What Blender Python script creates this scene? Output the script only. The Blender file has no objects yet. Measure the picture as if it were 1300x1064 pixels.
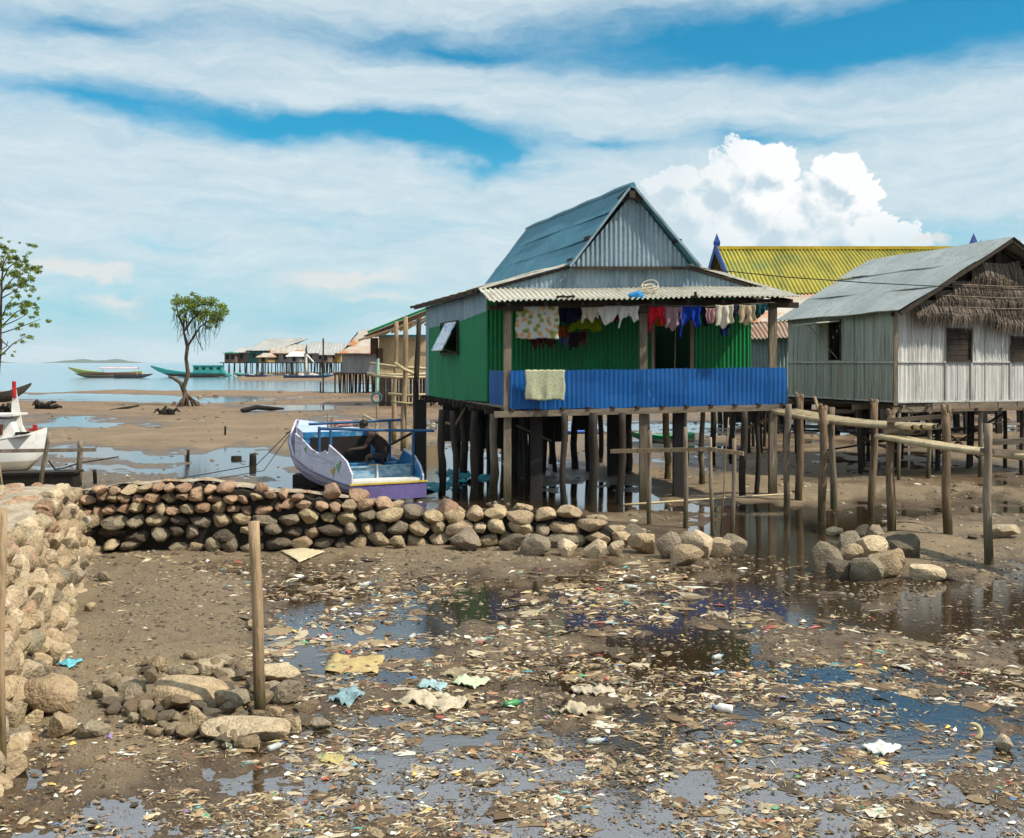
import bpy, bmesh, math, random
import numpy as np
from mathutils import Vector, Matrix
random.seed(7); rng = np.random.default_rng(11)
S = bpy.context.scene; COL = S.collection
F = 1400.0; EYE = 3.0; HZ = 460.0
def P(x, y, D): return ((x-650)/F*D, D, EYE-(y-HZ)/F*D)      # a point seen at x,y standing D metres away
def GD(y): return EYE*F/(y-HZ)                                # distance of the mud seen at row y
def G(x, y, z=0.0):
    D = (EYE-z)*F/(y-HZ); return ((x-650)/F*D, D, z)

# ------------------------------------------------------------------ noise
def _h(ix, iy, s):
    n = (ix.astype(np.int64)*374761393 + iy.astype(np.int64)*668265263 + s*1442695041) & 0x7fffffff
    n = ((n ^ (n >> 13))*1274126177) & 0x7fffffff
    return ((n ^ (n >> 16)) & 0xffff)/65535.0
def vn(x, y, s=0):
    ix = np.floor(x); iy = np.floor(y); fx = x-ix; fy = y-iy
    fx = fx*fx*(3-2*fx); fy = fy*fy*(3-2*fy)
    a = _h(ix, iy, s); b = _h(ix+1, iy, s); c = _h(ix, iy+1, s); d = _h(ix+1, iy+1, s)
    return (a*(1-fx)+b*fx)*(1-fy)+(c*(1-fx)+d*fx)*fy
def fbm(x, y, s=0, o=4):
    t = 0; a = .5; n = 0
    for i in range(o):
        t = t+a*vn(x*(2.03**i)+i*17.3, y*(2.03**i)-i*9.1, s+i); n += a; a *= .5
    return t/n*2-1

# ------------------------------------------------------------------ materials
MATS = {}
def newmat(name):
    m = bpy.data.materials.new(name); m.use_nodes = True
    nt = m.node_tree; b = nt.nodes['Principled BSDF']; return m, nt, b
def N(nt, typ, **kw):
    n = nt.nodes.new(typ)
    for k, v in kw.items():
        if k.startswith('i_'): n.inputs[k[2:].replace('_', ' ')].default_value = v
        else: setattr(n, k, v)
    return n
def rgb(c): return (c[0], c[1], c[2], 1)
def mix(nt, fac, a, b, mode='MIX'):
    n = nt.nodes.new('ShaderNodeMix'); n.data_type = 'RGBA'; n.blend_type = mode
    for sock, v in ((n.inputs[0], fac), (n.inputs[6], a), (n.inputs[7], b)):
        if hasattr(v, 'is_linked'): nt.links.new(v, sock)
        elif isinstance(v, (int, float)): sock.default_value = v
        else: sock.default_value = rgb(v)
    return n.outputs[2]
def ramp(nt, src, lo, hi):
    n = nt.nodes.new('ShaderNodeMapRange'); n.clamp = True
    n.inputs[1].default_value = lo; n.inputs[2].default_value = hi
    nt.links.new(src, n.inputs[0]); return n.outputs[0]
def noise(nt, vec, scale, detail=5, rough=.6):
    n = N(nt, 'ShaderNodeTexNoise'); n.inputs['Scale'].default_value = scale
    n.inputs['Detail'].default_value = detail; n.inputs['Roughness'].default_value = rough
    nt.links.new(vec, n.inputs['Vector']); return n.outputs['Fac']
def mat(name, c1, c2=None, scale=4, stretch=(1,1,1), rough=.8, metal=0.0, bump=.3, bdist=.01, stain=None, stain_amt=(.58,.7), stain_scale=1.2,
        attr=False, fine=40, spec=.3, dirt=.35, streak=None, streak_amt=(.52,.72), streak_scale=(7,7,.35), tide=False):
    if name in MATS: return MATS[name]
    m, nt, b = newmat(name); L = nt.links.new
    tc = N(nt, 'ShaderNodeTexCoord'); mp = N(nt, 'ShaderNodeMapping'); mp.inputs['Scale'].default_value = stretch
    L(tc.outputs['Object'], mp.inputs['Vector']); v = mp.outputs['Vector']
    c2 = c2 or tuple(x*.6 for x in c1)
    n1 = noise(nt, v, scale); n2 = noise(nt, v, fine, 3)
    if attr:
        at = N(nt, 'ShaderNodeAttribute'); at.attribute_name = 'Col'
        c = mix(nt, ramp(nt, n1, .35, .7), at.outputs['Color'], mix(nt, 1.0, at.outputs['Color'], (.62,.6,.56), 'MULTIPLY'))
    else:
        c = mix(nt, ramp(nt, n1, .35, .68), c1, c2)
    c = mix(nt, ramp(nt, n2, .45, .75), c, mix(nt, 1.0, c, (1-dirt,)*3, 'MULTIPLY'))
    if stain:
        n3 = noise(nt, v, stain_scale, 6, .7)
        c = mix(nt, ramp(nt, n3, *stain_amt), c, stain)
    if streak:
        m2 = N(nt, 'ShaderNodeMapping'); m2.inputs['Scale'].default_value = streak_scale; L(tc.outputs['Object'], m2.inputs['Vector'])
        c = mix(nt, ramp(nt, noise(nt, m2.outputs['Vector'], 1, 4, .65), *streak_amt), c, streak)
    if tide:                                       # dark weed and wet below the high water mark
        ge = N(nt, 'ShaderNodeNewGeometry'); sz_ = N(nt, 'ShaderNodeSeparateXYZ'); L(ge.outputs['Position'], sz_.inputs[0])
        ma = N(nt, 'ShaderNodeMath', operation='MULTIPLY_ADD'); L(n1, ma.inputs[0]); ma.inputs[1].default_value = .7; L(sz_.outputs[2], ma.inputs[2])
        c = mix(nt, ramp(nt, ma.outputs[0], .55, 1.15), mix(nt, 1.0, c, (.30,.31,.20), 'MULTIPLY'), c)
    L(c, b.inputs['Base Color'])
    b.inputs['Roughness'].default_value = rough; b.inputs['Metallic'].default_value = metal
    b.inputs['Specular IOR Level'].default_value = spec
    if bump:
        add = N(nt, 'ShaderNodeMath', operation='ADD'); L(n1, add.inputs[0]); L(n2, add.inputs[1])
        bp = N(nt, 'ShaderNodeBump'); bp.inputs['Strength'].default_value = bump; bp.inputs['Distance'].default_value = bdist
        L(add.outputs[0], bp.inputs['Height']); L(bp.outputs[0], b.inputs['Normal'])
    MATS[name] = m; return m
V = (1, 1, .12)

tin = mat('weathered_tin', (.27,.36,.41), (.15,.23,.285), 2.2, (1,1,.35), .5, .25, .15, streak=(.13,.16,.18),  stain=(.20,.17,.14), stain_amt=(.62,.74))
tin_roof = mat('blue_grey_roof_tin', (.07,.22,.30), (.045,.16,.225), 1.1, (1,1,.5), .5, .2, .15, stain=(.10,.17,.20), stain_amt=(.58,.72), stain_scale=.8, streak=(.025,.07,.10), streak_amt=(.6,.75))
tin_pale = mat('pale_eave_tin', (.56,.54,.46), (.40,.37,.30), 1.6, (.5,1.4,1), .6, 0, .2, stain=(.16,.10,.06), stain_amt=(.64,.78), streak=(.30,.25,.18), streak_scale=(5,.6,5), streak_amt=(.55,.7))
tin_grey = mat('grey_roof_tin', (.30,.34,.345), (.20,.235,.24), 1.1, (.6,.35,1), .55, .15, .25, stain=(.30,.17,.09), stain_amt=(.60,.70), streak=(.16,.18,.18), streak_scale=(.6,5,1.2), streak_amt=(.55,.68))
tin_rust = mat('rusty_tin', (.42,.40,.36), (.30,.27,.23), .3, rough=.7, bump=.2, stain=(.36,.15,.06), stain_amt=(.48,.56), stain_scale=.22)
tin_rust2 = mat('rust_brown_tin', (.30,.16,.09), (.34,.27,.22), .9, rough=.7, bump=.2)
tin_far = mat('far_tin', (.36,.36,.34), (.24,.25,.25), .25, rough=.7, bump=0, stain=(.30,.15,.09), stain_amt=(.62,.7), stain_scale=.14)
stripes = mat('shed_tin', (.34,.42,.40), (.22,.30,.29), 2, V, .6)
green = mat('green_paint', (.004,.20,.050), (.003,.14,.036), 1.3, (1,1,.3), .5, 0, .1, streak=(.012,.12,.04), stain=(.03,.16,.07), stain_amt=(.6,.75), stain_scale=2.5, dirt=.2)
green_s = mat('green_side_paint', (.003,.205,.075), (.003,.155,.055), 1.1, (1,1,.3), .6, 0, .1, stain=(.05,.22,.12), stain_amt=(.58,.75), stain_scale=2, dirt=.15, streak=(.006,.14,.055), streak_amt=(.50,.74))
blue = mat('blue_paint', (.002,.085,.30), (.0015,.062,.225), 1.4, (1,1,.25), .45, 0, .08, stain=(.10,.22,.40), stain_amt=(.67,.76), stain_scale=6, dirt=.25, streak=(.004,.06,.20), streak_amt=(.56,.78))
wood = mat('grey_weathered_wood', (.25,.20,.145), (.13,.10,.07), 5, V, .85, bump=.9, bdist=.02, stain=(.33,.28,.22), stain_amt=(.55,.7), stain_scale=3, fine=26, tide=True, streak=(.06,.045,.03), streak_scale=(38,38,1.6), streak_amt=(.60,.68))
woodH = mat('grey_beam_wood', (.21,.165,.12), (.11,.085,.06), 5, (.15,1,1), .85, bump=.6, fine=26)
darkwood = mat('dark_wet_wood', (.045,.032,.023), (.020,.015,.011), 6, V, .8, bump=.7, stain=(.13,.10,.075), stain_amt=(.62,.75), stain_scale=4, tide=True)  # dark wood, its colour lowered further for the shade under the houses
blackwood = mat('black_shaded_wood', (.028,.024,.022), (.016,.014,.013), 6, V, .8, bump=.7)  # near-black colour carries the shade on posts under the floors
tanwood = mat('tan_pole_wood', (.38,.27,.16), (.21,.145,.085), 6, V, .85, bump=1, bdist=.02, stain=(.14,.11,.06), stain_amt=(.6,.75), stain_scale=3, tide=True, streak=(.09,.06,.035), streak_scale=(45,45,1.8), streak_amt=(.58,.66))
brownpole = mat('brown_forked_pole', (.23,.155,.095), (.10,.07,.045), 9, V, .85, bump=.9, bdist=.02, stain=(.36,.27,.18), stain_amt=(.58,.7), stain_scale=4, tide=True, streak=(.05,.035,.022), streak_scale=(40,40,2), streak_amt=(.58,.66))
bamboo = mat('dry_bamboo', (.52,.42,.25), (.34,.26,.15), 6, (.6,.6,.6), .55, bump=.3, stain=(.18,.12,.06), stain_amt=(.62,.7), stain_scale=7)
bmat_wall = mat('silver_bamboo_matting', (.56,.56,.54), (.36,.355,.33), 7, (1,1,.06), .8, bump=.6, bdist=.02, stain=(.20,.18,.14), stain_amt=(.58,.72), stain_scale=4.5, fine=18, streak=(.15,.135,.11), streak_scale=(11,11,.8), streak_amt=(.58,.70))
bmat_side = mat('greenish_bamboo_matting', (.40,.42,.37), (.27,.29,.25), 7, (1,1,.06), .8, bump=.6, bdist=.02, stain=(.34,.23,.13), stain_amt=(.60,.74), stain_scale=1.3, fine=18, streak=(.13,.14,.11), streak_scale=(11,11,.6), streak_amt=(.55,.70))
tanmat = mat('tan_bamboo_matting', (.50,.38,.21), (.36,.27,.15), 2, (1,1,.2), .85, bump=.3, stain=(.22,.15,.08), stain_amt=(.6,.72))
thatch = mat('dark_thatch', (.125,.10,.082), (.06,.048,.038), 16, (1,1,.08), .95, bump=1.0, bdist=.03, attr=True, stain=(.26,.20,.14), stain_amt=(.55,.7), stain_scale=9, fine=60)
whitetrim = mat('pale_trim', (.60,.58,.52), None, 3)
dark = mat('dark_interior', (.014,.012,.011), None, 3, rough=.9, bump=0)  # near-black for black fittings and for unlit space inside openings
yellow = mat('yellow_painted_tin', (.42,.36,.05), (.31,.27,.04), .5, rough=.55, bump=.1, streak=(.14,.15,.03), streak_scale=(1.2,.3,.3), streak_amt=(.5,.72), stain=(.17,.22,.06), stain_amt=(.52,.68), stain_scale=.35)
yellow_trim = mat('orange_yellow_ridge', (.55,.38,.02), None, 1, rough=.6, bump=0)
bluetrim = mat('blue_finial_paint', (.01,.05,.26), None, 3, rough=.6, bump=0)
stone = mat('field_stone', (.4,.3,.2), None, 7, rough=.92, attr=True, bump=1, bdist=.035, fine=34, dirt=.42)
mortar = mat('lime_mortar', (.46,.39,.29), (.27,.215,.15), 5, rough=.95, bump=1, bdist=.03)
mudfill = mat('dark_mud_joint', (.026,.02,.014), (.014,.011,.008), 8, rough=.95, bump=1, bdist=.03)
bark = mat('mangrove_bark', (.12,.085,.055), (.05,.038,.028), 6, (1,1,.3), .9, bump=.8)
def leafmat(name, c):
    m, nt, b = newmat(name); L = nt.links.new
    at = N(nt, 'ShaderNodeAttribute'); at.attribute_name = 'Col'
    L(at.outputs['Color'], b.inputs['Base Color']); b.inputs['Roughness'].default_value = .55
    tr = N(nt, 'ShaderNodeBsdfTranslucent'); L(at.outputs['Color'], tr.inputs['Color'])
    ms = N(nt, 'ShaderNodeMixShader'); ms.inputs[0].default_value = .3
    L(b.outputs[0], ms.inputs[1]); L(tr.outputs[0], ms.inputs[2]); L(ms.outputs[0], nt.nodes['Material Output'].inputs['Surface']); return m
leaf = leafmat('mangrove_leaf', None)
def litmat():
    m, nt, b = newmat('litter'); at = N(nt, 'ShaderNodeAttribute'); at.attribute_name = 'Col'
    nt.links.new(at.outputs['Color'], b.inputs['Base Color']); b.inputs['Roughness'].default_value = .65; b.inputs['Specular IOR Level'].default_value = .35; return m
litter_m = litmat()

# ------------------------------------------------------------------ objects
ORG = {}
def tag(o, label=None, cat=None, group=None, kind=None):
    if label: o['label'] = label
    if cat: o['category'] = cat
    if group: o['group'] = group
    if kind: o['kind'] = kind
    return o
def thing(name, label, cat, loc=(0,0,0), rotz=None, group=None):
    o = bpy.data.objects.new(name, None); COL.objects.link(o); o.location = loc; o.empty_display_size = .2
    if rotz is not None: o.rotation_euler = (0,0,rotz); ORG[o.name] = (0,0,0)
    else: ORG[o.name] = tuple(loc)
    return tag(o, label, cat, group)
class MB:
    def __init__(s): s.v = []; s.f = []; s.c = []; s.n = 0
    def add(s, v, f, col=(.5,.5,.5)):
        v = np.asarray(v, float); s.v.append(v); s.c.append(np.tile(np.array([*col[:3], 1.0]), (len(v),1)))
        s.f.extend([tuple(i+s.n for i in q) for q in f]); s.n += len(v)
    def box(s, c, d, rot=None, col=(.5,.5,.5), bev=0):
        x,y,z = [q/2 for q in d]
        v = np.array([(a*x,b*y,e*z) for a in(-1,1) for b in(-1,1) for e in(-1,1)])
        if rot is not None: v = v@np.array(rot.to_3x3()).T
        s.add(v+np.array(c), [(0,1,3,2),(4,6,7,5),(0,4,5,1),(2,3,7,6),(0,2,6,4),(1,5,7,3)], col)
    def beam(s, p, q, w, h, col=(.5,.5,.5), up=(0,0,1), jag=0):
        p = np.array(p,float); q = np.array(q,float); d = q-p; L = np.linalg.norm(d); d /= L
        a = np.cross(d, up); na = np.linalg.norm(a)
        if na < 1e-4: a = np.array((1.,0,0))
        else: a /= na
        b = np.cross(a, d); v = []
        for t in (p, q):
            for i, j in ((-1,-1),(1,-1),(1,1),(-1,1)): v.append(t+a*w/2*i+b*h/2*j+d*(random.uniform(-jag,jag) if jag else 0))
        s.add(v, [(0,3,2,1),(4,5,6,7),(0,1,5,4),(1,2,6,5),(2,3,7,6),(3,0,4,7)], col)
    def tube(s, pts, rad, n=8, col=(.5,.5,.5), cap=True, wob=0):
        pts = [np.array(p,float) for p in pts]; m = len(pts)
        if not hasattr(rad, '__len__'): rad = [rad]*m
        v = []; a = None
        for i, p in enumerate(pts):
            d = pts[min(i+1,m-1)]-pts[max(i-1,0)]; d = d/(np.linalg.norm(d)+1e-9)
            if a is None:
                a = np.cross(d, (0,0,1) if abs(d[2]) < .9 else (1,0,0))
            a = a-d*np.dot(a,d); a = a/(np.linalg.norm(a)+1e-9); b = np.cross(d, a)
            for k in range(n):
                t = 2*math.pi*k/n; r = rad[i]*(1+(random.uniform(-wob,wob) if wob else 0))
                v.append(p+(a*math.cos(t)+b*math.sin(t))*r)
        f = [(i*n+k, i*n+(k+1)%n, (i+1)*n+(k+1)%n, (i+1)*n+k) for i in range(m-1) for k in range(n)]
        if cap: f += [tuple(range(n-1,-1,-1)), tuple(range((m-1)*n, m*n))]
        s.add(v, f, col)
    def grid(s, A, col=(.5,.5,.5)):
        A = np.asarray(A, float); r, c = A.shape[:2]
        f = [(i*c+j, i*c+j+1, (i+1)*c+j+1, (i+1)*c+j) for i in range(r-1) for j in range(c-1)]
        s.add(A.reshape(-1,3), f, col)
    def build(s, name, m, parent=None, smooth=False, loc=None, solid=0, label=None):
        v = np.concatenate(s.v); o_ = np.array(loc if loc is not None else (ORG.get(parent.name,(0,0,0)) if parent else (0,0,0)))
        v = v-o_; me = bpy.data.meshes.new(name); me.from_pydata(v.tolist(), [], s.f)
        at = me.color_attributes.new('Col', 'FLOAT_COLOR', 'POINT'); at.data.foreach_set('color', np.concatenate(s.c).astype(np.float32).ravel())
        me.materials.append(m)
        if smooth: me.polygons.foreach_set('use_smooth', [True]*len(me.polygons))
        if m is stone: me.set_sharp_from_angle(angle=math.radians(26))
        me.update(); o = bpy.data.objects.new(name, me); COL.objects.link(o)
        if parent: o.parent = parent; ORG[o.name] = ORG.get(parent.name,(0,0,0))
        elif loc is not None: o.location = loc
        if solid:
            md = o.modifiers.new('Solidify', 'SOLIDIFY'); md.thickness = solid; md.offset = 0
        if label: o['label'] = label
        return o
def corr_wall(mb, a, b, zb, zt, n, amp=.016, seg=6, rows=4, dent=.006):
    a = np.array(a[:2],float); b = np.array(b[:2],float); d = b-a; L = np.linalg.norm(d); nn = np.array((d[1],-d[0]))/L
    zb = zb if callable(zb) else (lambda s, z=zb: z); zt = zt if callable(zt) else (lambda s, z=zt: z)
    c = n*seg+1; A = np.zeros((rows, c, 3)); sd = random.randint(0,999)
    for j in range(c):
        s = j/(c-1); z0, z1 = zb(s), zt(s)
        for i in range(rows):
            v = i/(rows-1); o = amp*math.sin(2*math.pi*j/seg)+dent*math.sin(s*L*2.3+v*5+sd)+dent*math.sin(s*L*.9+sd)
            A[i,j] = (*(a+d*s+nn*o), z0+(z1-z0)*v)
    mb.grid(A)
def corr_roof(mb, p00, p10, p11, p01, n, amp=.02, seg=6, rows=5, dent=.01, lift=0, v0=0, v1=1, edge=0):
    p00,p10,p11,p01 = [np.array(p,float) for p in (p00,p10,p11,p01)]
    nn = np.cross(p10-p00, p01-p00); nn /= np.linalg.norm(nn)
    if nn[2] < 0: nn = -nn
    c = n*seg+1; A = np.zeros((rows,c,3)); sd = random.random()*9; jag = [random.uniform(-edge,edge) for _ in range(n//8+2)]
    for i in range(rows):
        for j in range(c):
            u = j/(c-1); v = v0+(v1-v0)*i/(rows-1)
            if i == 0 and edge: v += jag[j//(8*seg)]
            q = p00*(1-u)*(1-v)+p10*u*(1-v)+p11*u*v+p01*(1-u)*v
            A[i,j] = q+nn*(amp*math.sin(2*math.pi*j/seg)+lift*(1-(i/(rows-1)))+dent*math.sin(u*11+v*7+sd)+dent*math.sin(u*4.1-v*9+sd*2))
    mb.grid(A)
def courses(mb, p00, p10, p11, p01, n, k=3, **kw):           # overlapping rows of roofing sheets
    for i in range(k):
        corr_roof(mb, p00, p10, p11, p01, n, v0=i/k-(.012 if i else 0), v1=(i+1)/k, lift=.022, edge=.006, **kw)
_ico = {}
def ico(sub):
    if sub not in _ico:
        bm = bmesh.new(); bmesh.ops.create_icosphere(bm, subdivisions=sub, radius=1); bm.verts.ensure_lookup_table()
        _ico[sub] = (np.array([v.co[:] for v in bm.verts]), [tuple(v.index for v in f.verts) for f in bm.faces]); bm.free()
    return _ico[sub]
def rock_geo(size, sub=3, planes=9, rot=None, rough=.10):
    v, f = ico(sub); v = v.copy(); ph = rng.random(6)*10
    v *= (1+rough*(np.sin(v[:,0]*2.7+ph[0])*np.cos(v[:,1]*2.3+ph[1])+.6*np.sin(v[:,2]*4.1+ph[2]+v[:,0]*3)+.3*np.sin(v[:,1]*9+v[:,0]*7+ph[3])))[:,None]
    for k in range(int(planes*1.6)):
        n = rng.normal(size=3); n /= np.linalg.norm(n); d = rng.uniform(.55,.88)
        e = np.maximum(0, v@n-d); v -= (e*.97)[:,None]*n
    v *= 1.12
    v *= np.array(size)/2
    r = rot if rot is not None else (rng.uniform(-.25,.25), rng.uniform(-.25,.25), rng.uniform(0,6.3))
    from mathutils import Euler
    return v@np.array(Euler(r).to_matrix()).T, f
def stone_col(kind):
    base = {'red':(.42,.275,.18), 'tan':(.42,.32,.20), 'grey':(.28,.23,.165), 'dark':(.12,.095,.07), 'pale':(.54,.43,.29)}[kind]
    k = rng.uniform(.75,1.2); return tuple(b*k*rng.uniform(.98,1.02) for b in base)
def rock(name, label, c, size, kind='tan', cat='rock', group=None, rot=None, sub=3, sink=.12, planes=9):
    """a loose rock whose foot is seen at c (world x, y, z)"""
    v, f = rock_geo(size, sub, planes, rot); v[:,2] -= v[:,2].min()+size[2]*sink
    mb = MB(); mb.add(v, f, stone_col(kind)); o = mb.build(name, stone, smooth=True); o.location = c
    return tag(o, label, cat, group)
def pole_geo(mb, p, q, r0, r1, n=8, wob=.06, bend=.02, seg=7, fork=0):
    p = np.array(p,float); q = np.array(q,float); pts = []; rr = []
    L = np.linalg.norm(q-p); ph = random.random()*6
    for i in range(seg+1):
        s = i/seg; off = np.array((math.sin(s*5+ph)*bend*L*.3, math.cos(s*4+ph)*bend*L*.3, 0))*math.sin(s*math.pi)
        pts.append(p+(q-p)*s+off); rr.append(r0+(r1-r0)*s)
    mb.tube(pts, rr, n, wob=wob)
    if fork:
        for sg in (-1, 1):
            ff = random.uniform(.2,1.1); mb.tube([q-(q-p)/L*.14, q+np.array((sg*.035,random.uniform(-.03,.03),.03)), q+np.array((sg*random.uniform(.03,.09),random.uniform(-.05,.05),.03+fork*ff))], [r1*.85, r1*.75, r1*.45], 6, wob=.25)
def pole(name, label, p, q, r0, r1, m, cat='pole', group=None, **kw):
    mb = MB(); pole_geo(mb, p, q, r0, r1, **kw); o = mb.build(name, m, loc=tuple(p), smooth=True); return tag(o, label, cat, group)
def edge_smooth(o, ang=40):
    return o
# ------------------------------------------------------------------ camera, sun, sky
cd = bpy.data.cameras.new('camera'); cam = bpy.data.objects.new('camera', cd); COL.objects.link(cam); S.camera = cam
cam.location = (0,0,EYE); cam.rotation_euler = (math.pi/2,0,0); cd.sensor_width = 36; cd.lens = F/1300*36
cd.shift_y = -(532-HZ)/1300; cd.clip_start = .1; cd.clip_end = 60000
SUNV = Vector((.60,-.25,.77)).normalized()
sl = bpy.data.lights.new('sun','SUN'); sl.energy = 5.0; sl.angle = math.radians(.55); sl.color = (1,.92,.78)
so = bpy.data.objects.new('sun', sl); COL.objects.link(so); so.rotation_euler = SUNV.to_track_quat('Z','Y').to_euler()
S.view_settings.view_transform = 'Standard'; S.view_settings.look = 'None'; S.view_settings.exposure = 0.30; S.view_settings.gamma = 1
W = bpy.data.worlds.new('World'); S.world = W; W.use_nodes = True
nt = W.node_tree; L = nt.links.new; bg = nt.nodes['Background']; bg.inputs['Strength'].default_value = .1
def math_(op, a, b=None, c=None, clamp=False):
    n = nt.nodes.new('ShaderNodeMath'); n.operation = op; n.use_clamp = clamp
    for i, v in enumerate((a,b,c)):
        if v is None: continue
        if isinstance(v,(int,float)): n.inputs[i].default_value = v
        else: L(v, n.inputs[i])
    return n.outputs[0]
def vmath(op, a, b):
    n = nt.nodes.new('ShaderNodeVectorMath'); n.operation = op
    for i, v in enumerate((a,b)):
        if isinstance(v, tuple): n.inputs[i].default_value = v
        else: L(v, n.inputs[i])
    return n
tc = nt.nodes.new('ShaderNodeTexCoord'); sep = nt.nodes.new('ShaderNodeSeparateXYZ'); L(tc.outputs['Generated'], sep.inputs[0])
az = math_('ARCTAN2', sep.outputs[0], sep.outputs[1]); el = math_('ARCSINE', sep.outputs[2])
cmb = nt.nodes.new('ShaderNodeCombineXYZ'); L(az, cmb.inputs[0]); L(el, cmb.inputs[1]); ang = cmb.outputs[0]
def sky_at(x, y):
    a = math.atan2(x-650, F); return (a, math.atan2(HZ-y, math.hypot(F, x-650)))
def wn(vec, scale, sc=(1,1,1), detail=5, rough=.6, col=False, off=0):
    mp = nt.nodes.new('ShaderNodeMapping'); mp.inputs['Scale'].default_value = sc; mp.inputs['Location'].default_value = (off,off*.7,0); L(vec, mp.inputs[0])
    n = nt.nodes.new('ShaderNodeTexNoise'); n.inputs['Scale'].default_value = scale; n.inputs['Detail'].default_value = detail; n.inputs['Roughness'].default_value = rough
    L(mp.outputs[0], n.inputs['Vector']); return n.outputs['Color' if col else 'Fac']
nishita = nt.nodes.new('ShaderNodeTexSky'); nishita.sky_type = 'NISHITA'; nishita.sun_disc = False
nishita.sun_elevation = math.asin(SUNV.z); nishita.sun_rotation = math.atan2(SUNV.x, SUNV.y); nishita.air_density = 1.0; nishita.dust_density = .6; nishita.ozone_density = 3
w1 = vmath('SUBTRACT', wn(ang, 5, (1,2.2,1), 5, .6, True), (.5,.5,.5)).outputs[0]
w1s = vmath('MULTIPLY', w1, (.22,.075,0)).outputs[0]; wp = vmath('ADD', ang, w1s).outputs[0]
def gauss(vec, x, y, rx, ry, amp, rot=0):
    a, e = sky_at(x, y)
    mp = nt.nodes.new('ShaderNodeMapping'); mp.vector_type = 'TEXTURE'; mp.inputs['Location'].default_value = (a,e,0)
    mp.inputs['Rotation'].default_value = (0,0,rot); mp.inputs['Scale'].default_value = (rx/F, ry/F, 1); L(vec, mp.inputs[0])
    g = nt.nodes.new('ShaderNodeTexGradient'); g.gradient_type = 'QUADRATIC_SPHERE'; L(mp.outputs[0], g.inputs[0])
    return math_('MULTIPLY', g.outputs['Fac'], amp)
holes = [(1240,20,560,120,1.5,-.03),(900,50,480,80,1.15,-.05),(560,52,460,52,1.0,-.09),(120,18,460,50,.9,-.02),
         (545,182,260,52,1.5,-.16),(380,152,400,46,1.2,-.06),(100,122,380,60,.95,-.08),(640,208,90,40,.8,-.3),
         (760,178,240,38,.8,-.08),(960,165,160,28,.7,0),(1190,290,330,55,.7,0),(1060,170,300,30,.45,0),
         (120,400,520,120,.75,0),(420,400,420,110,.6,0),(330,285,360,60,.35,-.1),(560,290,240,60,.35,.1),(200,310,120,14,.5,-.15),(1000,400,600,130,.6,0)]
tot = None
for h in holes:
    g = gauss(wp, *h); tot = g if tot is None else math_('ADD', tot, g)
streak = wn(wp, 3.2, (1,5.5,1), 7, .66); fine_s = wn(wp, 15, (1,4.5,1), 7, .72, off=3)
cover = math_('SUBTRACT', math_('ADD', math_('MULTIPLY', streak, .85), math_('MULTIPLY', fine_s, .32)), tot)
mr = nt.nodes.new('ShaderNodeMapRange'); mr.interpolation_type = 'SMOOTHSTEP'; mr.inputs[1].default_value = -.52; mr.inputs[2].default_value = .62; hi_ = nt.nodes.new('ShaderNodeMapRange'); hi_.inputs[1].default_value = .315; hi_.inputs[2].default_value = .37; hi_.inputs[4].default_value = 1.1; L(el, hi_.inputs[0]); L(math_('ADD', cover, hi_.outputs[0]), mr.inputs[0])  # extra cloud above the frame lightens what the near puddles reflect
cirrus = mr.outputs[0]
tint = mix(nt, 1.0, nishita.outputs[0], (.13,.90,1.02), 'MULTIPLY')
# the deep blue overhead pales to a milky cyan near the sea
lowf = nt.nodes.new('ShaderNodeMapRange'); lowf.inputs[1].default_value = .0; lowf.inputs[2].default_value = .20; lowf.inputs[3].default_value = .85; lowf.inputs[4].default_value = 0; L(el, lowf.inputs[0])
base = mix(nt, lowf.outputs[0], tint, (3.1,5.3,6.5))
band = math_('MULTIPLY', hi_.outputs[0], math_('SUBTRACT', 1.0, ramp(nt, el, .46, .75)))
cl_col = mix(nt, ramp(nt, fine_s, .35, .7), (4.7,5.9,6.5), (6.2,6.9,7.2)); cl_col = mix(nt, band, cl_col, (10.5,11.6,12.4))  # cloud above the frame is brightened to lift the puddle reflections
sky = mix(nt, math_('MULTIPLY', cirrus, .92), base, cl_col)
# fair-weather cumulus
def density(vec):
    n1 = vmath('MULTIPLY', vmath('SUBTRACT', wn(vec, 26, detail=6, rough=.62, col=True), (.5,.5,.5)).outputs[0], (.062,.062,0)).outputs[0]
    q = vmath('ADD', vec, n1).outputs[0]; d = None
    for x, y, r in ((952,208,38),(985,212,34),(925,232,38),(960,262,52),(1066,218,36),(1092,238,26),(1040,252,34),(1005,288,48),(1080,290,52),
                    (1120,312,34),(1147,296,22),(868,225,26),(880,262,40),(925,310,50),(838,240,20),(1105,262,22),(1120,335,50),(1020,335,60),(905,216,22)):
        a, e = sky_at(x, y); dn = vmath('DISTANCE', q, (a,e,0)).outputs['Value']
        b = math_('SUBTRACT', 1.0, math_('DIVIDE', dn, r*.97/F)); d = b if d is None else math_('MAXIMUM', d, b)
    return d
d0 = density(ang); d1 = density(vmath('ADD', ang, (.011,.015,0)).outputs[0])
mask = ramp(nt, d0, .0, .10)
lit = ramp(nt, math_('SUBTRACT', d0, d1), -.34, .22)
ccol = mix(nt, lit, (4.6,5.7,6.4), (8.1,8.2,8.2))
softlow = nt.nodes.new('ShaderNodeMapRange'); softlow.inputs[1].default_value = sky_at(1000,340)[1]; softlow.inputs[2].default_value = sky_at(1000,262)[1]; softlow.inputs[3].default_value = .35; softlow.inputs[4].default_value = 1; L(el, softlow.inputs[0])
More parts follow.
